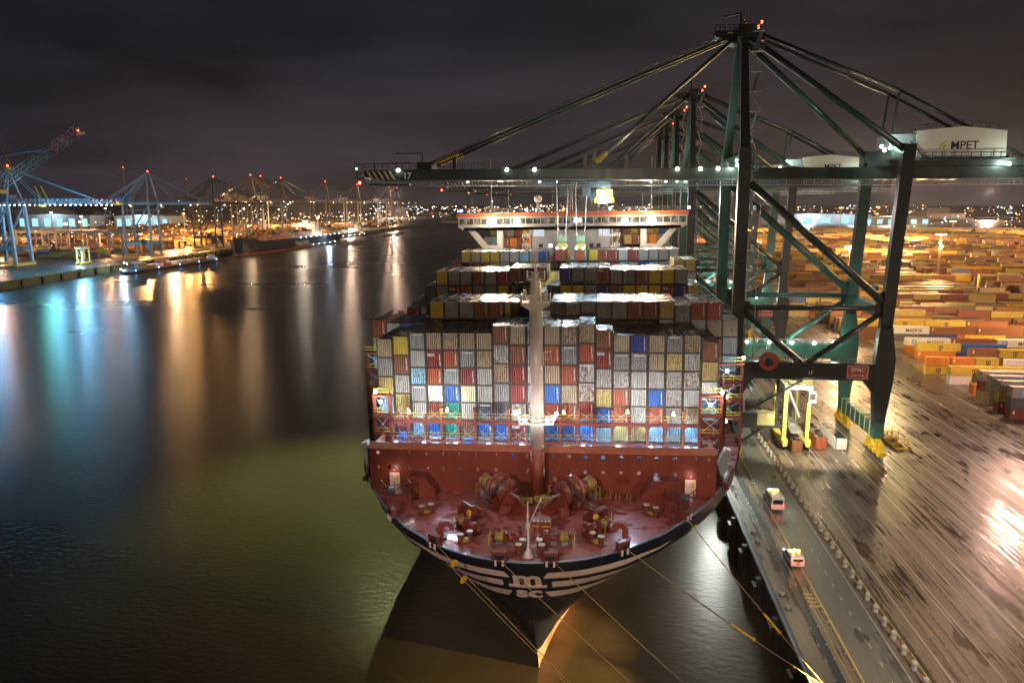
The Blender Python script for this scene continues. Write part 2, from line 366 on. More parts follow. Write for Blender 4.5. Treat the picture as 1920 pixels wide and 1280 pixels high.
# markings
M_YLINE = metal('yellow_marking', (.55, .38, .06), .5, rust=.35, rustc=(.09, .08, .06), streak=False, rnd=False)
M_WLINE = metal('white_marking', (.55, .53, .50), .5, rust=.35, rustc=(.12, .11, .1), streak=False, rnd=False)
mb = MB()
def strip(x0, x1, y0, y1, mi=0, z_=GZ+.012): mb.add([(x0,y0,z_),(x1,y0,z_),(x1,y1,z_),(x0,y1,z_)], [(0,1,2,3)], mi)
strip(39.62, 39.82, -40, 500); strip(45.4, 45.5, -40, 600, 1); strip(72.6, 72.75, -40, 700, 1); strip(78, 78.12, 40, 700, 1); strip(84, 84.15, 150, 700, 1); strip(90, 90.2, 40, 700, 1); strip(66, 66.12, 120, 600, 0); strip(38.3, 38.38, -40, 500)
for y in range(30, 420, 4): strip(43.0, 43.1, y, y+1.2, 1)
for y in range(30, 560, 9): strip(100.5, 100.65, y, y+3.4, 0); strip(108.5, 108.65, y+3, y+6.4, 0)
strip(97.0, 97.2, 30, 700, 1); strip(104.4, 104.6, 30, 700, 1); strip(112.5, 112.65, 30, 240, 1)
for yc in (149.4, 106): 
    for k in range(4): strip(37.95, 39.5, yc - 2.2 + k*1.15, yc - 1.75 + k*1.15, 0)
for x in (50.2, 56.5, 60.4, 63.8, 67.8, 75.2, 81.4, 87.2, 93.4): strip(x, x+.1, 20, 900, 1)
for y in range(60, 330, 38):
    for k in range(5): strip(52+k*3.9, 52.1+k*3.9, y, y+24, k % 2)
for k in range(60): strip(48.4, 96.9, -30+k*7.5, -29.93+k*7.5, 2, GZ+.009)
for k in range(40): strip(39.9, 45.4, -30+k*9.5, -29.95+k*9.5, 2, GZ+.009)
o = mb.build('road_markings', [M_YLINE, M_WLINE, metal('slab_joint', (.035, .03, .026), .4, rnd=False)]); tag(o, kind='structure')
# crane rails in their slots
mb = MB()
M_SLOT = metal('rail_slot', (.02, .018, .015), .35); M_RAIL = metal('rail_steel', (.45, .40, .34), .25, metallic=.8)
for x, wd in ((37.05, .95), (47.9, .55), (70.0, .55), (73.2, .35)):
    zz = GZ+.016
    mb.add([(x-wd/2,-40,zz),(x+wd/2,-40,zz),(x+wd/2,900,zz),(x-wd/2,900,zz)], [(0,1,2,3)], 0)
for x in (51.4, 58.3, 62.2, 68.6, 76.6, 79.8, 36.5, 37.55, 39.3, 47.55, 48.25, 69.85, 70.12, 73.0, 73.4, 52.6, 54.0): mb.box(x-.04, -40, GZ+.02, x+.04, 900, GZ+.06, 1)
o = mb.build('crane_rail_track', [M_SLOT, M_RAIL]); tag(o, 'long steel crane rails and dark cable slots let into the wet quay', 'crane rails')
# quay walls
def wallmat():
    m = metal('quay_wall_concrete', (.030, .032, .028), .45, rust=.5, rustc=(.012, .016, .010), streak=True, scale=.6, rnd=False); return m
mb = MB(); mb.box(33.0, -60, -6, 33.9, 2600, GZ+.10)
for k in range(24):
    y = 66 + k*11.5; mb.box(32.2, y, .3, 33.0, y+.9, GZ-.4); mb.box(31.7, y-.5, 1.2, 32.2, y+1.4, 4.6)
mb.bar((33.3,-60,GZ+.14),(33.3,600,GZ+.14),.25,.12,1)
o = mb.build('quay_wall', [wallmat(), metal('cope_steel', (.10, .18, .30), .4)]); tag(o, 'dark sheer quay wall with rubber fenders beside the moored ship', 'quay wall')
mb = MB()
for (x0, y0), (x1, y1) in zip(BANK, BANK[1:]):
    mb.add([(x0,y0,-3),(x1,y1,-3),(x1,y1,GZ+.2),(x0,y0,GZ+.2),(x0-3,y0,GZ+.2),(x1-3,y1,GZ+.2)], [(0,1,2,3),(3,2,5,4)], 0)
    n = int((y1-y0)/24)
    for k in range(n):
        t = k/max(1, n); xx = x0+(x1-x0)*t; yy = y0+(y1-y0)*t; mb.box(xx-.2, yy-1.2, .2, xx+1.4, yy+1.2, GZ-.6, 1)
o = mb.build('far_quay_wall', [metal('mossy_quay', (.10, .13, .05), .7, rust=.5, rustc=(.22, .19, .12), scale=.25, rnd=False), M_BLACK]); tag(o, 'mossy green quay wall along the far side of the dock', 'quay wall')
mb = MB(); 
for a, b in (((-530, 2560), (-200, 2700)), ((-200, 2700), (33.2, 2600))): mb.add([(*a,-1),(*b,-1),(*b,GZ+.1),(*a,GZ+.1)], [(0,1,2,3)])
o = mb.build('dock_end_wall', M_CONC); tag(o, 'low grey wall closing the far end of the dock', 'quay wall')
# quay mooring bollards
def make_bitt():
    t = empty('mooring_bollard'); 
    b = MB(); b.cyl((0,0,0),(0,0,.45),.22,.18,12); b.build('post', M_GREYM, t, True)
    b = MB(); b.box(-.42,-.2,.42,.42,.2,.62); b.build('horn', M_GREYM, t)
    b = MB(); b.box(-.5,-.4,.02,.5,.4,.09); b.build('base_plate', M_SLOT, t)
    return t
bt = make_bitt()
ys = [84, 102.6, 106.4, 124.3, 127.9, 145.8, 149.7]
for i, y in enumerate(ys):
    o = bt if i == 0 else copy_tree(bt); o.location = (34.7, y, GZ+.01)
    tag(o, 'steel mooring bollard on the quay edge, %s counting from the bottom of the photo' % ORD[i], 'bollard', 'mooring bollards on the quay edge')
# concrete bollards between road and crane apron
def make_cb():
    t = empty('concrete_bollard')
    b = MB(); b.cyl((0,0,0),(0,0,1.0),.38,.34,12); b.cyl((0,0,1.0),(0,0,1.2),.34,.2,12); b.build('body', M_CONC, t)
    b = MB(); b.cyl((0,0,.55),(0,0,.75),.385,.375,12); b.build('band', M_GREYM, t)
    b = MB(); b.box(.3,-.08,.35,.75,.08,.5); b.build('bracket', M_GREYM, t)
    return t
cb = make_cb(); k = 0; y = 86.5
while y < 196:
    o = cb if k == 0 else copy_tree(cb); o.location = (46.6, y, GZ+.006)
    tag(o, 'short grey concrete bollard lining the road, %s from the bottom edge' % (ORD[k] if k < 24 else ['twenty-fifth','twenty-sixth','twenty-seventh','twenty-eighth','twenty-ninth','thirtieth','thirty-first','thirty-second','thirty-third','thirty-fourth'][k-24]), 'bollard', 'concrete bollards beside the quay road')
    k += 1; y += 3.38
b = MB(); b.bar((47.35,80,GZ+.42),(47.35,196,GZ+.42),.08,.1); 
for i in range(34): b.bar((47.35,82+i*3.38,GZ),(47.35,82+i*3.38,GZ+.42),.08)
o = b.build('guard_rail', M_YEL); tag(o, 'low yellow guard rail running behind the concrete bollards', 'rail')
# ================================================================== SHIP
HEEL = -0.016; SY = 94.0
SHIP_M = Matrix.Translation((0.32, SY, 0)) @ Matrix.Rotation(HEEL, 4, 'Y') @ Matrix.Translation((0, -SY, 0))
def sw(x, y, z): return SHIP_M @ Vector((x, y, z))
ship = empty('container_ship', (0.32, SY, 0), (0, HEEL, 0))
tag(ship, 'huge navy container ship with red foredeck, seen bow on beside the quay', 'container ship')
def spart(mb, name, mats, parent=None, smooth=False, label=None):
    o = mb.build(name, mats, parent or ship, smooth)
    if parent is None: o.location = (0, -SY, 0)
    if label: o['label'] = label
    return o
ORG = Vector((0, -SY, 0))
NAVY = metal('navy_hull', (.008, .014, .032), .4, bump=.1, scale=.3, rust=.18, spec=.3, rnd=False)
STRIPE = metal('hull_stripe', (.74, .64, .53), .45, var=.12, scale=.4, rnd=False)
BOOT = metal('boot_topping', (.58, .33, .26), .6, scale=.4, rnd=False)
RED = metal('red_deck_paint', (.30, .08, .055), .42, var=.35, scale=.35, streak=False, rust=.25, rustc=(.12, .03, .025), rnd=False)
REDW = metal('red_steel', (.165, .038, .022), .45, var=.2, scale=.6, rnd=False)
REDD = metal('dark_red_steel', (.13, .034, .024), .45, var=.3, rnd=False, rust=.3)
def deckmat():
    m, N, L = newmat('wet_red_deck')
    b = N('ShaderNodeBsdfPrincipled'); o = N('ShaderNodeOutputMaterial'); L(b.outputs[0], o.inputs[0])
    geo = N('ShaderNodeNewGeometry')
    n = N('ShaderNodeTexNoise'); n.inputs['Scale'].default_value = .35; n.inputs['Detail'].default_value = 7; n.inputs['Distortion'].default_value = 1.2; L(geo.outputs['Position'], n.inputs['Vector'])
    r = N('ShaderNodeMapRange'); r.inputs['From Min'].default_value = .42; r.inputs['From Max'].default_value = .58; L(n.outputs[0], r.inputs['Value'])
    mx = N('ShaderNodeMix'); mx.data_type = 'RGBA'; mx.inputs[6].default_value = (.20, .058, .05, 1); mx.inputs[7].default_value = (.34, .115, .095, 1); L(r.outputs[0], mx.inputs[0]); L(mx.outputs[2], b.inputs['Base Color'])
    r2 = N('ShaderNodeMapRange'); r2.inputs['To Min'].default_value = .15; r2.inputs['To Max'].default_value = .48; L(r.outputs[0], r2.inputs['Value']); L(r2.outputs[0], b.inputs['Roughness'])
    bp = N('ShaderNodeBump'); bp.inputs['Strength'].default_value = .35; bp.inputs['Distance'].default_value = .04; L(n.outputs[0], bp.inputs['Height']); L(bp.outputs[0], b.inputs['Normal'])
    return m
M_DECK = deckmat()
DT = [(0, 0), (.12, 1.6), (.35, 3.1), (.9, 5.2), (1.6, 6.9), (2.8, 9.0), (4.4, 11.2), (8.3, 15.2), (13.6, 19.0), (18.6, 21.9), (22.4, 23.8), (32, 27.6), (42, 30.0), (55, 30.6), (75, 30.6), (112, 30.6)]
WT = [(0, 0), (2, .25), (5, .75), (10, 1.7), (14, 2.8), (18.6, 4.2), (30, 8.0), (50, 15.5), (75, 24.5), (100, 29.8), (112, 30.6)]
def interp(T, u):
    if u <= T[0][0]: return T[0][1]
    for (a, b), (c, d) in zip(T, T[1:]):
        if u <= c: return b + (d-b)*(u-a)/(c-a)
    return T[-1][1]
TOP = 24.15
def stemY(z):
    t = max(0, min(1, z/TOP)); return 94 - 17.9*t**1.15
def hb(u, z):
    t = max(0, min(1, z/20.5)); k = t**1.6
    return interp(WT, u)*(1-k) + interp(DT, u)*k
def hullY(x, z):
    x = abs(x); lo, hi = 0, 112
    for _ in range(40):
        m = (lo+hi)/2
        if hb(m, z) < x: lo = m
        else: hi = m
    return stemY(z) + hi
us = [0, .03, .07, .12, .2, .35, .6, .9, 1.25, 1.6, 2.2, 2.8, 3.6, 4.4, 5.6, 7, 8.3, 10, 12, 13.6, 16, 18.6, 20.5, 22.4, 27, 32, 37, 42, 48, 55, 65, 75, 92, 100, 112]
def hull_sheet(zs, name, mat, off=0.0):
    mb = MB(); 
    for sgn in (-1, 1):
        vs = []
        for zz in zs:
            for u in us: vs.append((sgn*hb(u, zz), stemY(zz)+u, zz))
            vs.append((sgn*30.6, 460, zz)); vs.append((sgn*24, 474, zz))
        n = len(us)+2; fs = []
        for i in range(len(zs)-1):
            for j in range(n-1):
                a = i*n+j; f = (a, a+1, a+n+1, a+n); fs.append(f if sgn > 0 else tuple(reversed(f)))
        mb.add(vs, fs)
    me = mb.mesh(name, mat, True)
    return me
zs = [4.2 + (TOP-4.2)*i/22 for i in range(23)]
o = place(hull_sheet(zs, 'hull', NAVY), 'hull', ship); o.location = ORG
o = place(hull_sheet([-3, 0, 1.4, 2.8, 4.2], 'boot_topping', BOOT), 'boot_topping', ship); o.location = ORG; o['label'] = 'pinkish red lower hull at the waterline'
# bulwark top rim
mb = MB()
for sgn in (-1, 1):
    pts = [(sgn*hb(u, TOP), stemY(TOP)+u, TOP) for u in us if u <= 28]
    for a, b in zip(pts, pts[1:]): mb.bar(a, b, .32, .12)
spart(mb, 'bulwark_rail', [metal('rail_blue_glint', (.16, .24, .34), .3, rnd=False), REDW])  # blue glint of the lamps painted into the rim colour
# foredeck
mb = MB(); pl = [(-hb(u, TOP)+.2, stemY(TOP)+u+.1) for u in reversed(us) if u <= 55] + [(hb(u, TOP)-.2, stemY(TOP)+u+.1) for u in us if u <= 55]
mb.add([(x, y, 24.0) for x, y in pl], [tuple(range(len(pl)))])
spart(mb, 'foredeck', M_DECK)
mb = MB(); mb.box(-30.3, 131.3, 22, 30.3, 460, 24.2); spart(mb, 'main_deck', REDD)
# stripes and company mark on the bow
def surf(x, z, off=.07):
    y = hullY(x, z); e = .05
    ty = (hullY(x+e, z)-hullY(x-e, z))/(2*e); tz = (hullY(x, z+e)-hullY(x, z-e))/(2*e)
    n = Vector((ty, -1, tz)).normalized()
    return Vector((x, y, z)) + n*off
SZ = [(21.0, 22.15), (19.05, 20.3), (16.9, 18.15)]
GAP = [2.15, 2.75, 2.15]
for i, ((z0, z1), g) in enumerate(zip(SZ, GAP)):
    for sgn in (-1, 1):
        mb = MB(); n = 46; rows = 3; vs = []
        sl = (.55, 0, -.55)[i]
        for k in range(n+1):
            for r_ in range(rows+1):
                t = r_/rows; gg = g + (sl*(t-.5) if i != 1 else .15*abs(t-.5))
                x = gg + ((16.5, 14.5, 12.0)[i]-gg)*(k/n)**1.1
                tp = 1-max(0, k/n-.6)/.4*.85; zz = z0 + (z1-z0)*(.5+(t-.5)*tp)
                vs.append(surf(sgn*x, zz))
        w_ = rows+1
        fs = [(k*w_+r_, (k+1)*w_+r_, (k+1)*w_+r_+1, k*w_+r_+1) for k in range(n) for r_ in range(rows)]
        mb.add(vs, fs); spart(mb, 'bow_stripe', STRIPE)
def on_hull(me, cx, cz, sx, sz, name):
    import bmesh
    bm = bmesh.new(); bm.from_mesh(me)
    bmesh.ops.triangulate(bm, faces=bm.faces)
    for _ in range(2):
        ed = [e for e in bm.edges if e.calc_length() > .12]
        if ed: bmesh.ops.subdivide_edges(bm, edges=ed, cuts=1)
    bmesh.ops.triangulate(bm, faces=bm.faces)
    for v in bm.verts:
        d = v.co.z; p = surf(cx + v.co.x*sx, cz + v.co.y*sz, .09 + (.04 if d > 0 else 0)); v.co = p
    bm.to_mesh(me); bm.free()
    o = place(me, name, ship); o.location = ORG; return o
on_hull(text_mesh('m', 1, 'bow_lettering', STRIPE, .0, .035), 0.05, 20.75, 4.4, 4.4, 'bow_lettering')
mb = MB()
mb.box(-.5, -.03, -.01, .5, .03, .01); me = mb.mesh('bow_lettering', STRIPE); on_hull(me, .05, 19.35, 4.3, 8.5, 'bow_lettering')
on_hull(text_mesh('sc', 1, 'bow_lettering', STRIPE, .0, .04), 0.05, 17.9, 3.7, 3.0, 'bow_lettering')

# ---- breakwater with portholes
PC = [-21.8, -20.3, -17.5, -15.1, -12.8, -10.6, -8.2, -5.8, -3.4, -1.5, 1.9, 4.1, 6.2, 8.5, 10.9, 13.2, 15.4, 17.8, 20.6, 22.0]
mb = MB(); WY = 96.4
def holed(xa, xb, za, zb, cx, cz, r):
    angs = sorted(set([2*pi*i/16 for i in range(16)] + [math.atan2(z-cz, x-cx) % (2*pi) for x in (xa, xb) for z in (za, zb)]))
    n = len(angs); a = []; b = []
    for t in angs:
        c, s_ = cos(t), sin(t); k = 1e9
        if c > 1e-9: k = min(k, (xb-cx)/c)
        if c < -1e-9: k = min(k, (xa-cx)/c)
        if s_ > 1e-9: k = min(k, (zb-cz)/s_)
        if s_ < -1e-9: k = min(k, (za-cz)/s_)
        a.append((cx+c*r, cz+s_*r)); b.append((cx+c*k, cz+s_*k))
    for yy in (WY, WY+.08):
        mb.add([(p[0], yy, p[1]) for p in a+b], [(i, (i+1) % n, n+(i+1) % n, n+i) for i in range(n)])
edges = [-23.0] + [(a+b)/2 for a, b in zip(PC, PC[1:])] + [23.0]
for xa, xb, c in zip(edges, edges[1:], PC):
    holed(xa, xb, 28.3, 29.9, c, 29.25, .27)
    if c in (-20.3, 20.6): pass
    holed(xa, xb, 26.4, 28.3, c, 27.2, .27)
for yy in (WY, WY+.08): mb.add([(-23, yy, 24), (23, yy, 24), (23, yy, 26.4), (-23, yy, 26.4)], [(0, 1, 2, 3)])
mb.box(-23, WY-.02, 25.2, 23, WY-.0, 25.3)
for sgn in (-1, 1):
    mb.box(sgn*23-.06, WY+.1, 24, sgn*23+.06, WY+7.5, 29.9)
spart(mb, 'breakwater', REDW)
mb = MB(); mb.add([(-23.1, WY-.12, 29.9), (23.1, WY-.12, 29.9), (23.1, WY+.9, 30.45), (-23.1, WY+.9, 30.45), (-23.1, WY-.12, 29.8), (23.1, WY-.12, 29.8)], [(0, 1, 2, 3), (4, 5, 1, 0)])
mb.box(-23.1, WY+.9, 30.2, 23.1, WY+1.0, 30.45)
spart(mb, 'breakwater_flange', metal('flange_lit_red', (.42, .16, .10), .45, rnd=False), label='sloping breakwater top edge, light painted in as paler red')  # lit look of the top edge put into a paler red
mb = MB(); mb.prism([(-17.6, 94.1, 24), (-17.6, 94.1, 26.3), (-17.2, 94.1, 26.75), (-15.0, 94.1, 26.75), (-13.6, 94.1, 25.1), (-13.6, 94.1, 24)], (0, 2.3, 0))
spart(mb, 'deckhouse', REDW)
mb = MB(); mb.prism([(13.3, 94.3, 24), (13.3, 94.3, 24.7), (14.9, 94.3, 26.9), (18.1, 94.3, 26.9), (18.1, 94.3, 24)], (0, 2.1, 0))
for k in range(7): mb.box(13.2+k*.24, 93.9, 24.6+k*.34, 13.5+k*.24, 94.3, 24.68+k*.34)
spart(mb, 'deckhouse', REDW)
for x in (-19.6, 19.8):
    mb = MB(); mb.box(x-.7, WY-.05, 24.25, x+.7, WY-.01, 26.5, 0); mb.bar((x-.75, WY-.06, 24.2), (x-.75, WY-.06, 26.6), .1, mi=1); mb.bar((x+.75, WY-.06, 24.2), (x+.75, WY-.06, 26.6), .1, mi=1); mb.bar((x-.8, WY-.06, 26.6), (x+.8, WY-.06, 26.6), .1, mi=1)
    mb.box(x+.2, WY-.1, 25.4, x+.5, WY-.05, 26.2, 2)
    spart(mb, 'deck_door', [metal('lit_doorway_cream', (.62, .50, .46), .5), REDW, M_YEL])  # pale panel painted as the lit corridor of an open doorway
    mb = MB(); mb.cyl((x, WY-.3, 27.0), (x, WY-.1, 27.0), .12, n=8); spart(mb, 'added_door_stub', REDW)  # unlit fitting added above the doorway
    lamp(sw(x, WY-.7, 26.9), 45, (1, .7, .62), .15)  # unseen lamp added for a pinkish glow at the doorway
# ---- windlasses, winches and other deck gear
def xf(mb, M, v0=0):
    for i in range(v0, len(mb.v)): mb.v[i] = tuple(M @ Vector(mb.v[i]))
M_GEARY = metal('yellow_green_gear', (.30, .27, .06), .45, rust=.3)
M_CHAIN = metal('chain_steel', (.10, .09, .09), .35, metallic=.5)
M_ROPE = metal('mooring_rope', (.26, .19, .08), .8, streak=False)
def windlass(sgn):
    M = Matrix.Diagonal((sgn, 1, 1, 1)) @ Matrix.Translation((3.7, 91.4, 24)) @ Matrix.Rotation(R(48), 4, 'Z') @ Matrix.Scale(1.12, 4)
    # local: chain runs to -Y, drum on +X
    root = empty('windlass'); root.parent = ship; root.location = ORG
    def part(mb, name, mats, sm=False): xf(mb, M); return mb.build(name, mats, root, sm)
    b = MB()
    for x in (-.75, .75):
        b.prism([(x-.12, -1.6, .1), (x-.12, 1.7, .1), (x-.12, 1.2, .9), (x-.12, .25, 2.3), (x-.12, -.25, 2.3), (x-.12, -1.2, .9)], (.24, 0, 0))
    b.box(-1.1, -1.9, 0, 1.1, 1.9, .25); b.box(-2.6, -.5, 0, -1.0, .7, .8); b.prism([(-1.9,-1.4,.1),(-.9,-1.9,.1),(-.9,-1.2,.9),(-1.7,-1.0,.9)], (0,.5,0))
    part(b, 'side_frame', REDW)
    b = MB(); b.cyl((-.32, 0, 1.95), (.32, 0, 1.95), 1.35, n=28); b.cyl((-.5, 0, 1.95), (-.42, 0, 1.95), 1.55, n=28)
    for k in range(5):
        t = k*2*pi/5; b.bar((-.56, .35*cos(t), 1.95+.35*sin(t)), (-.56, 1.35*cos(t+.2), 1.95+1.35*sin(t+.2)), .35, .12)
    part(b, 'chain_wheel', REDD, True)
    b = MB(); b.cyl((1.0, 0, 1.95), (1.7, 0, 1.95), 1.5, n=28); part(b, 'brake_drum', REDW, True)
    b = MB(); pr = [(cos(a)*1.75, 1.95+sin(a)*1.75) for a in [R(v) for v in (-35, 5, 50, 90, 130, 175, 215)]]
    for (y0, z0), (y1, z1) in zip(pr, pr[1:]): b.bar((1.35, y0, z0), (1.35, y1, z1), .42, .14)
    part(b, 'brake_band', metal('band_pink', (.25, .085, .075), .4))
    b = MB(); b.cyl((-2.4, 0, 1.95), (4.6, 0, 1.95), .16, n=10); b.box(4.5, -.5, 0, 4.8, .5, 2.2); b.box(1.9, -.4, 0, 2.1, .4, 2.2); part(b, 'shaft', M_GREYM)
    b = MB(); b.cyl((2.5, 0, 1.95), (2.6, 0, 1.95), 1.0, n=20); b.cyl((4.2, 0, 1.95), (4.3, 0, 1.95), 1.0, n=20); b.cyl((2.6, 0, 1.95), (3.2, 0, 1.95), .72, n=18); part(b, 'warping_drum', metal('drum_pink', (.26, .08, .07), .35), True)
    b = MB()
    for k in range(7): b.cyl((3.25+k*.135, 0, 1.95), (3.37+k*.135, 0, 1.95), .82, n=16)
    part(b, 'rope_coil', M_GEARY, True)
    b = MB(); b.rail([(2.2, 1.3, .1), (4.8, 1.3, .1), (4.8, -1.0, .1)], 1.5, 1.2, .05); part(b, 'hand_rail', M_GEARY)
    b = MB(); b.box(-2.7, .2, .1, -1.0, .9, 1.0); b.cyl((-3.1, .5, .8), (-1.2, .5, 1.6), .2, n=8); part(b, 'motor', REDW)
    # chain
    b = MB(); p0 = Vector((0, -.6, 3.2)); p1 = Vector((.05, -4.6, 1.3)); n = 15
    for k in range(n):
        c = p0.lerp(p1, k/(n-1)); c.z -= .25*sin(pi*k/(n-1)); ax = (1, 0, 0) if k % 2 else (0, .35, .9)
        b.ring(c, ax, .24, .13, .1, 8)
    part(b, 'anchor_chain', M_CHAIN, True)
    # stopper
    b = MB()
    for x in (-.8, .7): b.prism([(x, -6.3, 0), (x, -3.4, 0), (x, -3.9, 1.0), (x, -5.2, 1.75), (x, -5.9, 1.1)], (.14, 0, 0))
    b.box(-.8, -6.0, 0, .84, -3.9, .5); b.cyl((-.95, -5.1, 1.45), (1.0, -5.1, 1.45), .3, n=12); b.box(-1.3, -5.6, .9, -.9, -4.8, 1.9)
    part(b, 'chain_stopper', REDD)
    b = MB(); b.bar((-.9, -3.9, 1.05), (-.9, -5.2, 1.8), .07); b.bar((.9, -3.9, 1.05), (.9, -5.2, 1.8), .07); part(b, 'guard_bar', M_YEL); b = MB(); b.cyl((-1.2, -5.9, 1.2), (-1.2, -5.7, 1.2), .35, n=12); b.cyl((1.1, -6.0, .3), (1.1, -6.0, 1.2), .05)
    part(b, 'stopper_guard', M_YEL)
windlass(-1); windlass(1)
def winch(x, y, ang, sgn=1):
    root = empty('mooring_winch'); root.parent = ship; root.location = ORG + Vector((x, y, 24)); root.rotation_euler = (0, 0, R(ang))
    b = MB(); b.box(-1.7, -.7, 0, 1.7, .7, .14); b.box(-.15, -.5, .1, .1, .5, 1.5); b.box(-1.65, -.4, .1, -1.5, .4, 1.3); b.box(.9, -.5, .1, 1.7, .5, 1.2); b.build('frame', REDD, root)
    b = MB(); b.cyl((-1.3, 0, .95), (-1.22, 0, .95), .72, n=18); b.cyl((-.3, 0, .95), (-.22, 0, .95), .72, n=18); b.cyl((-1.9, 0, .95), (1.0, 0, .95), .13, n=8); b.cyl((.2, 0, .95), (.9, 0, .95), .45, n=14); b.build('drum', REDW, root, True)
    b = MB()
    for k in range(7): b.cyl((-1.2+k*.125, 0, .95), (-1.09+k*.125, 0, .95), .52, n=14)
    b.build('rope_coil', M_GEARY, root, True)
    b = MB(); b.cyl((1.7, 0, .8), (2.2, 0, .8), .32, n=12); b.box(1.1, -.7, 1.2, 1.6, .3, 1.5); b.build('motor', REDW, root, True)
    b = MB(); b.rail([(-1.9, -.8, .1), (-1.9, .8, .1)], 1.2, 1, .04); b.bar((-.6, .7, .1), (-.6, .9, 1.7), .05); b.build('hand_rail', M_YEL, root)
winch(-2.4, 80.6, 0); winch(3.4, 81.0, 180); winch(-7.4, 83.9, -40); winch(7.8, 84.6, 220)
def bitts(x, y, ang):
    b = MB(); 
    for s in (-.65, .65):
        b.cyl((s, 0, 0), (s, 0, 1.15), .30, n=14, mi=0); b.cyl((s, 0, 1.15), (s, 0, 1.22), .40, n=14, mi=1)
    b.box(-1.1, -.4, .0, 1.1, .4, .12, 0); b.box(-.4, -.2, .12, .4, .2, .5, 2)
    xf(b, Matrix.Translation((x, y, 24)) @ Matrix.Rotation(R(ang), 4, 'Z')); spart(b, 'double_bitts', [REDD, metal('bitt_cap', (.50, .48, .40), .4), M_GEARY])
for a in ((-13.5, 88.6, 38), (-7.2, 80.9, 42), (14.4, 90.4, -38), (7.8, 81.6, -42), (-.6, 79.0, 75), (1.6, 79.1, 105)): bitts(*a)
for sgn, x, y in ((-1, -10.2, 81.8), (1, 11.0, 83.0)):
    b = MB(); arc = [R(180-15*k) for k in range(14)]
    outer = [(.72+1.12*cos(a), -.48, 1.45+1.12*sin(a)) for a in arc]; inner = [(.72+.42*cos(a), -.48, 1.45+.42*sin(a)) for a in reversed(arc)]
    b.prism([(-.4, -.48, 0)] + outer + inner + [(.3, -.48, 0)], (0, .96, 0))
    b.box(-.8, -.7, 0, .8, .7, .3)
    M = Matrix.Translation((x, y, 24)) @ Matrix.Rotation(R(10 if sgn < 0 else 170), 4, 'Z') @ Matrix.Scale(.85, 4); xf(b, M); spart(b, 'gooseneck_vent', REDW)
b = MB(); b.box(.4, 84.0, 24, 2.3, 85.4, 25.2, 0); b.box(.33, 83.93, 24.8, 2.37, 85.47, 24.9, 1); b.box(.3, 83.9, 25.2, 2.4, 85.5, 25.45, 0)
for k in range(5): b.box(.4+k*.45, 83.95, 25.45, .5+k*.45, 84.1, 25.55, 2)
spart(b, 'hatch_box', [REDW, M_YEL, M_WHITE])
b = MB(); b.cyl((.35, 77.9, 24), (.35, 77.9, 30.3), .11, .06, 10); b.cyl((.35, 77.9, 27.4), (1.6, 81.2, 29.6), .06, .05, 8); b.bar((1.6, 81.2, 29.6), (.9, 80.3, 24), .03); b.bar((.35, 77.9, 29.6), (-.4, 79.4, 24), .025); b.bar((.35, 77.9, 29.6), (.3, 80.3, 24), .025)
b.cyl((.35, 77.9, 24), (.35, 77.9, 24.9), .55, .16, 8); b.cyl((.35, 77.9, 27.3), (.35, 77.9, 27.7), .2, n=8)
spart(b, 'jackstaff', metal('galvanised', (.55, .52, .50), .4))
b = MB(); b.cyl((-1.2, 83.4, 24), (-1.2, 83.4, 25.0), .25, .2, 8); b.cyl((-1.2, 83.4, 25.0), (-1.2, 83.4, 25.2), .2, .35, 8); spart(b, 'deck_vent', REDD)
b = MB(); b.cyl((1.0, 93.2, 24.5), (1.0, 93.2, 24.7), 1.35, n=20); b.box(-.8, 94.2, 24, 2.8, 94.4, 24.3)
b.rail([(-.9, 95.3, 24.1), (.6, 95.3, 24.1)], 1.5, .7, .06); b.rail([(1.4, 95.3, 24.1), (2.9, 95.3, 24.1)], 1.5, .7, .06); b.cyl((-.1, 95.7, 24), (-.1, 95.7, 26.2), .12); b.cyl((2.3, 95.7, 24), (2.3, 95.7, 26.2), .12); b.cyl((-.1, 95.7, 26.2), (-.1, 95.7, 26.55), .32, n=12); b.cyl((2.3, 95.7, 26.2), (2.3, 95.7, 26.55), .32, n=12)
b.box(-2.3, 92.6, 24.2, -.5, 92.9, 24.9); b.box(2.5, 92.6, 24.2, 4.2, 92.9, 24.9)
spart(b, 'control_stand', M_GEARY)
for x, c in ((.05, (.03, .30, .18)), (2.0, (.42, .06, .06))):
    b = MB(); b.ring((x, 94.8, 25.5), (0, -.5, 1), .55, .42, .09, 18); 
    for k in range(3): b.bar((x+.45*cos(k*pi/3), 94.8+.4*sin(k*pi/3), 25.5+.2*sin(k*pi/3)), (x-.45*cos(k*pi/3), 94.8-.4*sin(k*pi/3), 25.5-.2*sin(k*pi/3)), .06)
    spart(b, 'hand_wheel', metal('wheel_%d' % (c[1]*100), c, .4))
for x in (-19, -14, -9, -4, 4, 9, 14, 19): lamp(sw(x, 99, 26.6), 500, (.6, .8, 1), .25)  # unseen lamps added behind the breakwater to make the portholes glow
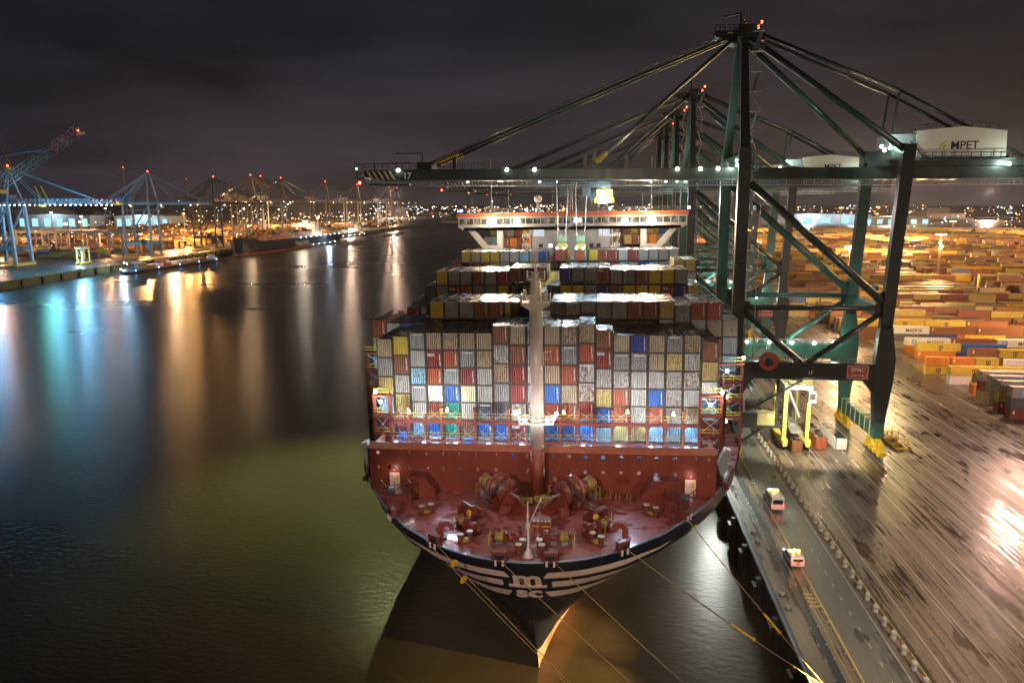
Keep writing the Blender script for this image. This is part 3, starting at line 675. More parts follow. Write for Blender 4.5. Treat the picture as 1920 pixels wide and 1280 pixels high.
for x, y, ang in ((-2.6, 76.3, 0), (2.9, 76.5, 0), (10.6, 79.9, 38), (-10.4, 79.8, -38), (18.5, 89.8, 58), (-17.4, 87.2, -56)):
    b = MB(); b.box(-.95, -.55, .2, .95, .25, 1.6, 0); b.box(-.7, -.6, .5, .7, -.55, 1.2, 1); b.cyl((-.5, -.62, -.3), (-.5, -.62, .5), .16, n=8, mi=2); b.cyl((.5, -.62, -.3), (.5, -.62, .5), .16, n=8, mi=2)
    b.prism([(-1.3,.25,0),(1.3,.25,0),(.95,-.3,1.55),(-.95,-.3,1.55)], (0,.12,0), 0)
    xf(b, Matrix.Translation((x, y, 24.05)) @ Matrix.Rotation(R(ang), 4, 'Z') @ Matrix.Scale(.8, 4)); spart(b, 'roller_fairlead', [REDD, M_BLACK, metal('galvanised', (.55, .52, .50), .4)])
for sgn in (-1, 1):
    b = MB(); 
    M = Matrix.Diagonal((sgn, 1, 1, 1)) @ Matrix.Translation((18.2, 91.6, 24)) @ Matrix.Rotation(R(-30), 4, 'Z')
    b.box(-1.7, -1.2, 0, 1.5, -1.1, 1.7, 0)
    for i in range(4):
        for j in range(3): b.box(-1.4+i*.75, -1.24, .35+j*.45, -1.2+i*.75, -1.2, .5+j*.45, 1)
    b.box(-1.7, -1.2, 1.6, 1.5, 1.2, 1.7, 0); b.rail([(-1.7, -1.2, 1.7), (1.5, -1.2, 1.7), (1.5, 1.4, 1.7)], 1.3, 1.0, .05, 0); b.rail([(-1.7, -1.2, 1.7), (-1.7, 1.4, 1.7)], 1.3, 1.0, .05, 0); b.box(0, 0, 1.7, .8, .5, 2.2, 2)
    xf(b, M); spart(b, 'pilot_platform', [REDD, M_BLACK, metal('box_teal', (.05, .16, .2), .4)])
b = MB()
for x, y in ((7.6, 95.4), (9.2, 95.0), (10.4, 94.6), (11.8, 94.8), (5.8, 95.6)):
    b.box(x-.5, y-.25, 24, x+.5, y+.25, 24.5, 0); b.box(x-.3, y-.3, 24.5, x-.2, y+.2, 25.1, 1); b.box(x+.2, y-.3, 24.5, x+.3, y+.2, 25.1, 1)
spart(b, 'valve_stands', [REDD, M_GEARY])
for x in (7.0, 11.0):
    b = MB(); b.box(x-.8, WY-.7, 26.0, x+.8, WY-.02, 26.12, 0); b.rail([(x-.8, WY-.7, 26.1), (x+.8, WY-.7, 26.1)], .5, .5, .05, 0)
    spart(b, 'wall_bracket', [REDW])
# deck floods giving the bluish sheen
lamp(sw(-11, 96, 31.2), 1.8e3, (.62, .68, 1), .25, sw(-7, 80, 24), 80, .6); lamp(sw(12, 96, 31.2), 1.8e3, (.62, .68, 1), .25, sw(8, 80, 24), 80, .6)
# ---- foremast
def mx_(b): xf(b, Matrix.Translation((0, 95.0-100.3*.949, 62*(1-.949))) @ Matrix.Diagonal((.949, .949, .949, 1)))
b = MB(); b.cyl((0, 100.3, 22.0), (0, 100.3, 29.2), .96, n=28); mx_(b); spart(b, 'mast_foot', REDW, smooth=True)
M_MAST = metal('mast_paint', (.68, .64, .60), .3, var=.12, rnd=False)
b = MB(); b.cyl((0, 100.3, 29.2), (0, 100.3, 49.2), .92, .86, n=32); b.ring((0, 100.3, 32.5), (0, 0, 1), .98, .9, .2, 28); b.ring((0, 100.3, 40), (0, 0, 1), .96, .85, .12, 28); mx_(b); fm = spart(b, 'foremast', M_MAST, smooth=True)
b = MB(); b.box(-2.3, 99.0, 32.8, 2.3, 99.9, 33.0); b.box(-2.3, 100.7, 32.8, 2.3, 101.2, 33.0); b.box(-2.3, 99.9, 32.8, -1, 100.7, 33.0); b.box(1, 99.9, 32.8, 2.3, 100.7, 33.0)
b.rail([(-2.3, 99.0, 33.0), (2.3, 99.0, 33.0)], 1.0, .9, .04); b.bar((-2.3, 100, 33), (-2.9, 99.6, 34.3), .12); b.bar((2.3, 100, 33), (2.9, 99.6, 34.3), .12)
mx_(b); spart(b, 'lower_platform', M_MAST)
b = MB(); b.box(-1.9, 99.2, 49.0, 1.9, 101.4, 49.25); b.prism([(-1.9, 99.2, 49.0), (1.9, 99.2, 49.0), (.7, 99.5, 48.2), (-.7, 99.5, 48.2)], (0, 1.6, 0)); b.rail([(-1.9, 101.3, 49.2), (-1.9, 99.2, 49.2), (-.9, 99.2, 49.2)], 1.1, .7, .05); b.rail([(1.9, 101.3, 49.2), (1.9, 99.2, 49.2), (.9, 99.2, 49.2)], 1.1, .7, .05)
b.cyl((0, 100.3, 49.2), (0, 100.3, 52.2), .8, .62, 16); b.cyl((.55, 99.2, 49.9), (.55, 98.6, 49.9), .32, n=12); b.cyl((-.6, 99.3, 50.0), (-.6, 98.9, 50.0), .28, n=12); b.box(-1.6, 99.6, 49.6, -1.2, 100, 50.9); b.box(1.2, 99.6, 49.6, 1.6, 100, 50.9)
mx_(b); spart(b, 'upper_platform', M_MAST)
b = MB(); b.box(-1.15, 99.4, 52.2, 1.15, 101.2, 52.35); b.rail([(-1.15, 101.2, 52.3), (-1.15, 99.4, 52.3), (1.15, 99.4, 52.3), (1.15, 101.2, 52.3)], 1.0, .6, .05); b.cyl((0, 100.3, 52.3), (0, 100.3, 54.2), .3, .12, 10); b.cyl((0, 100.3, 54.2), (0, 100.3, 54.9), .05); b.box(-.5, 100.0, 53.0, .5, 100.4, 53.2)
mx_(b); spart(b, 'crow_nest', M_MAST)
b = MB(); b.box(1.0, 99.9, 40.6, 1.9, 100.8, 40.7); b.rail([(1.0, 99.9, 40.7), (1.9, 99.9, 40.7), (1.9, 100.8, 40.7)], 1.9, .45, .045); mx_(b); spart(b, 'ladder_cage', M_MAST)
for x, z_ in ((-1.5, 33.5), (1.5, 33.5), (-2.8, 34.5), (2.7, 34.4), (2.3, 33.8)):
    b = MB(); b.cyl((x, 99.0, z_), (x, 98.7, z_-.1), .22, n=12); b.ring((x, 99.05, z_), (0, 1, 0), .27, .2, .2, 12, 1); mx_(b); spart(b, 'mast_floodlight', [G_WHITE, M_WHITE])
for x in (-2.2, 2.2): lamp(sw(x*.9, 92.6, 34.6), 260, (1, .92, .82), .2)

# ---- lashing bridge before the first stack
CW = 2.46
def cx(k): return -29.52 + CW*(k+.5)
LY = 105.2
b = MB()
post_x = [-24.6 + CW*k for k in range(21)]
for i, x in enumerate(post_x):
    p = MB(); top = 33.0 if i % 2 == 0 else 32.2
    p.box(x-.16, LY-.3, 24, x+.16, LY+.3, top); p.box(x-.24, LY-.36, top, x+.24, LY+.3, top+.35) if i % 2 == 0 else None
    spart(p, 'lashing_post', REDW)
for zz, hh in ((31.0, .62), (28.2, .5)):
    for i in range(20):
        x0 = post_x[i]+.16; x1 = post_x[i+1]-.16
        b.box(x0, LY-.35, zz, x1, LY+.35, zz+hh-.25)
        b.prism([(x0, LY-.33, zz), (x0, LY-.33, zz-.45), (x0+.35, LY-.33, zz)], (0, .6, 0)); b.prism([(x1, LY-.33, zz), (x1-.35, LY-.33, zz), (x1, LY-.33, zz-.45)], (0, .6, 0))
        b.box(x0+.2, LY-.42, zz+hh-.2, x1-.2, LY-.35, zz+hh-.1)
    spart(b, 'lashing_walkway', REDW); b = MB()
b = MB()
for z0 in (32.05, 29.1):
    for dz in (0, .5): b.bar((-24.5, LY-.4, z0+dz), (24.5, LY-.4, z0+dz), .045)
spart(b, 'walkway_rail', M_YEL)
random.seed(3)
for i in range(20):
    for z0 in (31.5, 28.6):
        b = MB(); x0 = post_x[i]; 
        b.bar((x0+.3, LY+.3, z0), (x0+CW-.4, LY+1.4, z0+1.0), .05); b.bar((x0+CW-.3, LY+.3, z0), (x0+.4, LY+1.4, z0+1.0), .05)
        spart(b, 'lashing_rod', metal('lashing_steel', (.42, .46, .52), .35, metallic=.3))
def tower(x0, x1, yy, ztop, lv):
    b = MB()
    for x in (x0, x1): b.box(x-.2, yy-.3, 24, x+.2, yy+.3, ztop)
    z_ = ztop; k = 0
    while z_ > 25: b.box(x0-.2, yy-.45, z_-.45, x1+.2, yy+.5, z_-.15); z_ -= lv; k += 1
    spart(b, 'lashing_tower', REDW)
    b = MB(); z_ = ztop
    while z_ > 26:
        b.bar((x0, yy-.5, z_+.35), (x1, yy-.5, z_+.35), .07, mi=0); b.bar((x0, yy-.5, z_+.8), (x1, yy-.5, z_+.8), .07, mi=0); z_ -= lv
    spart(b, 'tower_rail', M_YEL)
    b = MB(); z_ = ztop
    while z_-lv > 27: b.bar((x0+.2, yy-.2, z_-.5), (x1-.2, yy-.2, z_-lv+.2), .07); b.bar((x1-.2, yy-.2, z_-.5), (x0+.2, yy-.2, z_-lv+.2), .07); z_ -= lv
    spart(b, 'cross_brace', metal('lashing_steel', (.42, .46, .52), .35, metallic=.3))
tower(-24.5, -22.2, 104.6, 35.4, 2.9); tower(21.8, 24.7, 104.6, 36.0, 2.9); tower(-30.0, -26.9, 119.3, 38.8, 2.9); tower(25.4, 30.0, 119.3, 37.4, 2.9)
for x in (-27.6, 26.6):
    b = MB(); b.box(x-.3, 114.0, 24, x+.3, 114.4, 34); b.bar((x, 114.2, 29), (x*1.02, 119, 35), .3); spart(b, 'side_post', REDW)
# white accommodation ladder head / boat davit at the sides
for sgn in (-1, 1):
    b = MB(); b.prism([(sgn*23.9, 101, 27.0), (sgn*24.9, 101, 29.2), (sgn*25.6, 101, 29.0), (sgn*25.1, 101, 26.0), (sgn*24.4, 101, 25.4)], (0, 1.4, 0)); spart(b, 'gangway_winch', metal('pale_blue_cover', (.55, .66, .72), .4))
    b = MB(); b.rail([(sgn*24.2, 98.6, 24.1), (sgn*26.3, 104, 24.1)], 1.3, 1, .05); b.cyl((sgn*24.3, 101, 24), (sgn*24.3, 101, 25.4), .45, n=10); b.box(sgn*24.6, 99.5, 24, sgn*25.2, 104, 24.5); spart(b, 'side_gear', REDD)
# floods behind the breakwater lighting the lowest tiers, and on the bridge
G_LFL = glow('lashing_flood', (.68, .86, 1), 18)
for x in (-21.6, -17.4, -12.7, -7.9, -3.1, 5.7, 10.6, 15.2, 20.2):
    b = MB(); b.cyl((x, LY-.45, 27.95), (x, LY-.62, 27.85), .36, n=14); b.box(x-.3, LY-.45, 27.8, x+.3, LY-.3, 28.1, 1); spart(b, 'deck_floodlight', [G_LFL, REDD])
    lamp(sw(x, LY+.95, 30.6), 190, (.36, .66, 1), .15); lamp(sw(x+1.3, LY+.9, 27.7), 190, (.36, .66, 1), .15); lamp(sw(x, 100.2, 28.0), 260, (.45, .72, 1), .25)
for x, z_, p in ((-19.3, 32.6, 7e3), (-13.7, 33.0, 9e3), (-3.3, 32.9, 6e3), (3.0, 32.9, 6e3), (11.9, 33.1, 8e3), (18.2, 32.9, 5e3)):
    b = MB(); b.cyl((x, 104.2, z_), (x, 104.2, z_+.5), .2, .1, 8); spart(b, 'lashing_lamp', G_WARM)
    lamp(sw(x, 103.9, z_+.3), p*.22, (.84, .92, 1), .2)
for x, y, z_, p, c in ((-26.8, 118, 38.6, 6e3, COOL), (-24.0, 103.8, 35.9, 7e3, (1, .95, .85)), (30.0, 118.6, 38.3, 6e3, COOL), (24.6, 103.8, 36.4, 8e3, WHITE), (27.6, 118.7, 36.2, 2.5e3, COOL), (27.6, 118.7, 32.0, 2.5e3, COOL), (23.1, 104.0, 34.6, 2.0e3, COOL), (-23.4, 104.0, 34.4, 2.5e3, COOL), (27.6, 118.5, 28.2, 3e3, COOL)):
    b = MB(); b.cyl((x, y, z_), (x, y-.2, z_-.05), .24, n=10); spart(b, 'tower_lamp', G_COOL if c == COOL else G_WHITE)
    lamp(sw(x, y-.5, z_), p*.12, c, .2)

# ---- bridge and accommodation
BY = 207.0
M_ACC = metal('accommodation_paint', (.34, .335, .34), .45, var=.1, scale=.4, rnd=False)
b = MB(); b.box(-10.4, BY, 24, 10.4, BY+14, 56.3); 
for sgn in (-1, 1):
    b.prism([(sgn*18.5, BY, 44), (sgn*20.0, BY, 44), (sgn*20.0, BY, 55.4), (sgn*18.5, BY, 55.4)], (0, 3, 0))
    b.prism([(sgn*20.0, BY+.02, 50.0), (sgn*23.6, BY+.02, 50.0), (sgn*28.0, BY+.02, 55.4), (sgn*26.2, BY+.02, 55.4), (sgn*22.8, BY+.02, 51.3), (sgn*20.0, BY+.02, 51.3)], (0, 2.4, 0))
    b.prism([(sgn*18.5, BY+.03, 44), (sgn*23.0, BY+.03, 44), (sgn*24.2, BY+.03, 50.0), (sgn*18.5, BY+.03, 50.0)], (0, 2.2, 0))
b.box(-29.0, BY-.6, 55.4, 29.0, BY+6, 56.2); b.prism([(-30.4, BY-.6, 56.2), (30.4, BY-.6, 56.2), (29.0, BY-.6, 55.4), (-29.0, BY-.6, 55.4)], (0, 6, 0))
spart(b, 'accommodation_block', M_ACC)
b = MB(); b.box(-30.5, BY-.7, 56.2, 30.5, BY+6, 57.0); b.box(-30.6, BY-.75, 58.5, 30.6, BY+6.2, 59.0)
for k in range(31): x = -30.3+k*2.02; b.box(x-.12, BY-.68, 57.0, x+.12, BY-.5, 58.5)
spart(b, 'bridge_deck', M_ACC)
def glassmat():
    m, N, L = newmat('bridge_glass'); b_ = N('ShaderNodeBsdfPrincipled'); o = N('ShaderNodeOutputMaterial'); L(b_.outputs[0], o.inputs[0])
    b_.inputs['Base Color'].default_value = (.05, .06, .07, 1); b_.inputs['Roughness'].default_value = .08; b_.inputs['Metallic'].default_value = 0
    b_.inputs['Emission Color'].default_value = (.5, .42, .30, 1)
    n = N('ShaderNodeTexNoise'); n.inputs['Scale'].default_value = .6; g = N('ShaderNodeNewGeometry'); L(g.outputs['Position'], n.inputs['Vector'])
    r = N('ShaderNodeMapRange'); r.inputs['From Min'].default_value = .45; r.inputs['From Max'].default_value = .7; r.inputs['To Max'].default_value = .55; L(n.outputs[0], r.inputs['Value']); L(r.outputs[0], b_.inputs['Emission Strength'])
    return m
b = MB(); b.box(-30.3, BY-.5, 57.0, 30.3, BY-.4, 58.5); spart(b, 'bridge_windows', glassmat())
b = MB(); b.box(-30.8, BY-.9, 59.0, 30.8, BY+6.4, 60.0); spart(b, 'bridge_fascia', metal('orange_fascia', (.55, .14, .06), .5, rnd=False), label='orange red band along the top of the bridge')
for x0, x1, z0, z1 in ((-10.0, -7.2, 53.6, 55.7), (7.4, 10.2, 53.6, 55.7)):
    b = MB(); b.box(x0, BY-.03, z0, x1, BY-.01, z1, 0); b.rail([(x0, BY-.2, z0), (x1, BY-.2, z0)], 1.2, .5, .05, 1); b.bar((x0+1, BY-.1, z0), (x0+1, BY-.1, z1), .12, mi=1)
    spart(b, 'balcony_opening', [glow('balcony_glow', (.75, .85, 1), .9), M_WHITE])
for x, lit in ((-8.1, 0), (-5.5, 1), (9.0-1.6, 0), (5.5, 0)):
    b = MB(); b.box(x-.55, BY-.04, 50.6, x+.55, BY-.01, 51.6); spart(b, 'cabin_window', glow('cabin_light', (1, .95, .85), 1.6) if lit else metal('window_dark', (.04, .045, .05), .15))
for sgn in (-1, 1):
    for k in range(3):
        b = MB(); b.rail([(sgn*11.0, BY-.4, 48+k*2.6), (sgn*13.0, BY-.4, 48+k*2.6)], 1.1, .6, .06); b.bar((sgn*11.0, BY-.4, 47+k*2.6), (sgn*11.0, BY-.4, 50.2+k*2.6), .15); b.bar((sgn*11, BY-.4, 48+k*2.6), (sgn*13, BY-.4, 50.6+k*2.6), .1); spart(b, 'outside_stair', M_WHITE)
b = MB(); b.rail([(-30.5, BY, 60), (30.5, BY, 60)], 1.1, 2.4, .05); 
for x in (-27, -17, -5, 9, 19, 27.5): b.cyl((x, BY+2, 60), (x, BY+2, 64 + (abs(x)*7 % 3)), .07)
spart(b, 'monkey_island_rail', M_GREYM)
b = MB(); b.cyl((0, BY+4, 60), (0, BY+4, 68.5), .45, .2, 10); b.box(-3.2, BY+3.8, 64.2, 3.2, BY+4.2, 64.5); b.box(-2.2, BY+3.2, 66.2, 2.2, BY+3.5, 66.6); b.box(-3, BY+2.6, 62.4, 3, BY+5.2, 62.6); b.bar((-3, BY+4, 62.6), (-.3, BY+4, 66), .15); b.bar((3, BY+4, 62.6), (.3, BY+4, 66), .15)
b.cyl((-3, BY+4, 64.4), (-3, BY+4, 66.8), .06); b.cyl((3, BY+4, 64.4), (3, BY+4, 67), .06)
spart(b, 'radar_mast', M_GREYM)
b = MB(); b.cyl((-9, BY+3, 60), (-9, BY+3, 62.6), .4, n=10); 
for k in range(8):
    a = -pi/2 + pi*k/8; a2 = -pi/2+pi*(k+1)/8; b.cyl((-9, BY+3, 63.6+1.1*sin(a)), (-9, BY+3, 63.6+1.1*sin(a2)), max(.02, 1.1*cos(a)), max(.02, 1.1*cos(a2)), 16, cap=False)
spart(b, 'satellite_dome', M_WHITE, smooth=True)
for x, rr, p in ((-21.4, 1.0, 120e3), (-14.5, .8, 60e3), (14.3, .8, 60e3), (21.2, 1.15, 150e3)):
    b = MB(); 
    for k in range(10):
        a = -pi/2 + pi*k/10; a2 = -pi/2+pi*(k+1)/10; b.cyl((x, BY-1.5, 57.6+rr*sin(a)), (x, BY-1.5, 57.6+rr*sin(a2)), max(.01, rr*cos(a)), max(.01, rr*cos(a2)), 14, cap=False)
    b.cyl((x, BY-1.0, 57.6), (x, BY-.5, 57.6), .3, n=10, mi=1); b.cyl((x, BY+.5, 60), (x, BY+.5, 74), .12, n=6, mi=1) if abs(x) > 20 else None
    spart(b, 'bridge_floodlight', [glow('bridge_flood', (1, .80, .52), 30), M_GREYM])
    lamp(sw(x, BY-3.2, 57.4), p*.42, (1, .74, .48), .55, sw(x*.75, 120, 44), 110, .5)
    lamp(sw(x, BY-6, 57.6), p*.03, (1, .72, .42), .5)
for x in (-20, 20): lamp(sw(x, BY+12, 63), 14e3, (1, .8, .6), .5)  # unseen lamps added to brighten the boxes aft of the bridge
for x in (-28, 28): lamp(sw(x*.6, BY-5, 54), 1500, (1, .85, .75), .5)
lamp(sw(0, 196, 46.5), .5e3, (.65, .85, 1), .5)
for x, c in ((-29.8, G_BLUE), (-12, G_COOL), (10.5, G_COOL), (31, G_COOL), (-2, G_RED)):
    b = MB(); b.cyl((x, BY+1, 60.4), (x, BY+1, 61.0), .3, n=8); spart(b, 'navigation_lamp', c)
b = MB(); b.box(-7, 330, 24, 7, 350, 62); b.box(-4, 334, 62, 4, 346, 66); spart(b, 'funnel_casing', M_ACC)
# ================================================================== CONTAINERS
W_ = 2.385; L_ = 12.10
def corr(x0, x1, z0, z1, y, d, n, side):     # corrugated sheet in XZ plane facing -Y (depth into +Y)
    pts = []
    p = (x1-x0)/n
    for k in range(n):
        a = x0+k*p; pts += [(a+.05*p, d), (a+.30*p, 0), (a+.70*p, 0), (a+.95*p, d)]
    pts = [(x0, d)] + pts + [(x1, d)]
    return pts
CACHE = {}
def cont_meshes(code, h, ln, door=False):
    key = (code, round(h, 2), ln, door)
    if key in CACHE: return CACHE[key]
    hw = W_/2; b = MB(); x0, x1 = -hw+.10, hw-.10; z0, z1 = .16, h-.12
    # front end wall
    if door:
        b.box(x0, .05, z0, x1, .12, z1)
        for k in (-.62, -.28, .28, .62): b.cyl((k, .03, z0), (k, .03, z1), .03, n=5)
        b.box(-.03, .02, z0, .03, .06, z1)
    else:
        pts = corr(x0, x1, z0, z1, 0, .12, 7, 0); n = len(pts)
        b.add([(x, y+.02, z0) for x, y in pts]+[(x, y+.02, z1) for x, y in pts], [(i, i+1, n+i+1, n+i) for i in range(n-1)])
    # back and sides
    b.add([(x0, ln-.05, z0), (x1, ln-.05, z0), (x1, ln-.05, z1), (x0, ln-.05, z1)], [(1, 0, 3, 2)])
    pts = corr(.1, ln-.1, z0, z1, 0, .05, int(ln*2.4), 0); n = len(pts)
    for s in (-1, 1):
        b.add([(s*(hw-.02-y), x, z0) for x, y in pts]+[(s*(hw-.02-y), x, z1) for x, y in pts], [(i, i+1, n+i+1, n+i) for i in range(n-1)])
    walls = b.mesh('walls', CM[code])
    b = MB()
    for s in (-1, 1):
        xa, xb = s*hw, s*(hw-.12)
        b.box(xa, 0, 0, xb, .14, h); b.box(xa, ln-.14, 0, xb, ln, h)
        b.box(s*(hw-.002), .14, 0, s*(hw-.09), ln-.14, .16, 1); b.box(s*(hw-.002), .14, h-.10, s*(hw-.08), ln-.14, h, 1)
        for yy in (0, ln): 
            for zz in (0, h): b.box(s*(hw+.006), yy-.006 if yy == 0 else yy-.17, zz-.006 if zz == 0 else zz-.118, s*(hw-.17), yy+.17 if yy == 0 else yy+.006, zz+.118 if zz == 0 else zz+.006, 0)
    b.box(-hw+.12, .01, 0, hw-.12, .12, .16); b.box(-hw+.12, .01, h-.12, hw-.12, .1, h, 1); b.box(-hw+.12, ln-.1, 0, hw-.12, ln, .16)
    frame = b.mesh('frame', [M_FRAME, CM[code]])
    b = MB(); n = 16; vs = []
    for i in range(n+1):
        y = .1+(ln-.15)*i/n; zz = h-.03-(.03 if i % 2 else 0)
        vs += [(-hw+.05, y, zz), (hw-.05, y, zz)]
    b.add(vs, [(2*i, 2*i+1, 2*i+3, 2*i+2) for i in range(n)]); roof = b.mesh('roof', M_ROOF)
    CACHE[key] = (walls, frame, roof); return CACHE[key]
LBL = MB(); LBL.box(-.75, -.01, 0, .75, .02, .13); LBL_ME = LBL.mesh('label_strip', M_WHITE)
LB2 = MB(); LB2.box(-.04, -.01, -.8, .04, .02, .2); LB2.box(.0, -.01, -1.6, .08, .02, -.9); CODE_ME = LB2.mesh('code_marking', M_WHITE)
TEX_ME = text_mesh('tex', .85, 'lettering', M_WHITE, .005, .01)
def container(code, h, loc, label, M=None, ln=L_, door=False, extra=None, parts=True, group=None, rotz=0):
    o = empty('shipping_container'); o['label'] = label; o['category'] = 'container'
    if group: o['group'] = group
    if M is not None: o.location = M @ Vector(loc); o.rotation_euler = (0, HEEL, 0)
    else: o.location = loc; o.rotation_euler = (0, 0, rotz)
    for me, nm in zip(cont_meshes(code, h, ln, door), ('walls', 'frame', 'roof')): place(me, nm, o)
    for ex in (extra or []):
        me, nm, p, rot, s = ex; c = place(me, nm, o); c.location = p; c.rotation_euler = rot; c.scale = (s, s, s)
    return o
# front stack: top z (local), height, tiers from the top down ('g' strip = reefer type end with label bar)
HC, ST = 2.86, 2.60; G_ = .09
FRONT = [(43.05, HC, 'BGOLMM'), (43.4, HC, 'YNWOMU'), (43.95, ST, 'gWLgWLM'), (43.95, ST, 'BtRPRUW'), (43.95, ST, 'BRgUEEL'), (43.95, ST, 'BgMCWNU'), (43.95, ST, 'BBWWdUL'),
         (45.1, HC, 'NFBGDUW'), (45.0, HC, 'BNMMFtU'), (45.0, HC, 'BWCWWER'), (45.0, HC, 'BRBUMUD'), (45.0, HC, 'BgRBRUO'), (45.3, HC, 'BRfFMUU'), (44.5, HC, 'NtWOULL'),
         (43.7, ST, 'BgWRROW'), (43.7, ST, 'VgWWWOU'), (43.7, ST, 'BBWURLL'), (43.7, ST, 'gOWWWLL'), (43.7, ST, 'BWFWBLL'), (42.8, HC, 'NOPLMO')]
TIERN = ['top', 'second', 'third', 'fourth', 'fifth', 'sixth', 'lowest']
LOW = {'g': 'G', 't': 'M', 'd': 'D', 'f': 'F'}
FY = 107.0
def cname(ch): return PAL[LOW.get(ch, ch)][0]
def extras(ch, h):
    ex = []
    if ch in 'gdf': ex.append((LBL_ME, 'label_strip', (0, 0, h-.42), (0, 0, 0), 1))
    if ch == 't': ex.append((TEX_ME, 'lettering', (-.45, .0, h-.62), (pi/2, 0, 0), 1)); ex.append((CODE_ME, 'code_marking', (.8, 0, h-.7), (0, 0, 0), 1))
    if ch in 'RMUNV' : ex.append((CODE_ME, 'code_marking', (.72, 0, h-.6), (0, 0, 0), 1))
    return ex
nc = 0
for i, (top, h, codes) in enumerate(FRONT):
    z_ = top
    for t, ch in enumerate(codes):
        z_ -= h
        tn = 'lowest' if t == len(codes)-1 else TIERN[t]
        more = ' lettered tex' if ch == 't' else (' with label bar' if ch in 'gdf' else '')
        container(LOW.get(ch, ch), h-G_, (cx(i+2), FY + random.uniform(-.05, .05), z_), '%s container%s, %s from left, %s tier of front stack' % (cname(ch), more, ORD[i], tn), SHIP_M,
                  extra=extras(ch, h), group='containers in the front stack of the ship'); nc += 1
# second bay (Y 121)
def bay(y, top, codes, k0, h, nm, tiers=1, tierword=''):
    global nc
    for j, ch in enumerate(codes):
        if ch == '-': continue
        container(LOW.get(ch, ch), h-G_, (cx(k0+j), y+random.uniform(-.05, .05), top-h), ('%s container, %s from left %s' % (cname(ch), ORD[j], nm)).replace(' the ', ' ').replace(' from left as', ' as') if len(codes) > 1 else '%s container %s' % (cname(ch), nm), SHIP_M, extra=extras(ch, h), group='containers on the ship behind the front stack'); nc += 1
bay(121, 46.75, 'YGGNNOD-DgGGGNNO', 4, HC, 'in the raised top row of the second stack')
bay(121, 46.2, 'G', 20, HC, 'slightly lower than its neighbours, left of the matching orange red pair')
bay(121, 46.6, 'RR', 21, HC, 'of the matching red pair ending the raised row of the second stack')
bay(121, 43.7, 'R', 0, HC, 'standing alone at the far left end of the second stack')
bay(121, 43.2, 'WUL', 1, HC, 'in the low row beside the far left box of second stack')
for t, ch in enumerate('BGLN'):
    container(LOW.get(ch, ch), HC-G_, (cx(23), 121, 43.9-HC*(t+1)), '%s container, %s from top of the far right column of second stack' % (cname(ch), ORD[t]), SHIP_M, extra=extras(ch, HC)); nc += 1
for t, ch in enumerate('OL'):
    container(ch, HC-G_, (cx(0), 121, 43.7-HC*(t+2)), '%s container, %s below the far left red box of second stack' % (cname(ch), ORD[t]), SHIP_M); nc += 1
bay(121, 43.85, 'LBWB', 19, HC, 'in the short row under the orange red pair')
bay(135, 44.0, 'MWG', 1, HC, 'in the low row at the left between the second and third stack')
bay(135, 44.6, 'BG', 22, HC, 'in the low row at the right between the second and third stack')
# third bay (Y 149)
bay(149, 49.3, 'YGGNGM', 2, HC, 'in the top row, left block, of the third stack'); bay(149, 49.95, 'NDB', 8, HC, 'in the raised middle block of the third stack')
bay(149, 49.9, 'VGgt', 12, HC, 'in the raised block right of the foremast in the third stack'); bay(149, 49.4, 'GGNYYG', 16, HC, 'in the top row, right block, of the third stack')
bay(149, 46.4, 'DGtRGGYGO-DYYGVNYYYtVO', 1, HC, 'in the second row of the third stack')
bay(149, 43.6, 'WNMG', 0, HC, 'in the third row of the third stack')
bay(149, 43.5, 'BNM', 21, HC, 'in the third row at the right end of the third stack')
bay(177, 49.3, 'OO', 22, HC, 'in the yellow pair near the quay crane before the fourth stack')
# fourth bay (Y 191)
bay(191, 50.7, 'YWYYWWLWUWY', 1, HC, 'in the top row, left block, of the fourth stack'); bay(191, 50.9, 'TYMMWMWWWW', 13, HC, 'in the top row, right block, of the fourth stack')
bay(191, 47.8, 'MMYLMYWRWYLEWYMLWULW', 2, HC, 'in the second row of the fourth stack')
bay(191, 48.0, 'M', 0, HC, 'at the far left end of the fourth stack')
# containers aft of the bridge seen under the bridge wings
for k0, rows in ((3, [(52.2, 'NANA'), (54.9, 'WRYP')]), (18, [(52.8, 'ONBA'), (55.4, 'RYRO')])):
    for t, (top, codes) in enumerate(rows):
        bay(232 + t*14, top, codes, k0, HC, 'under %s bridge wing, %s row aft of bridge' % ('left' if k0 < 10 else 'right', ('lower', 'upper')[t]))
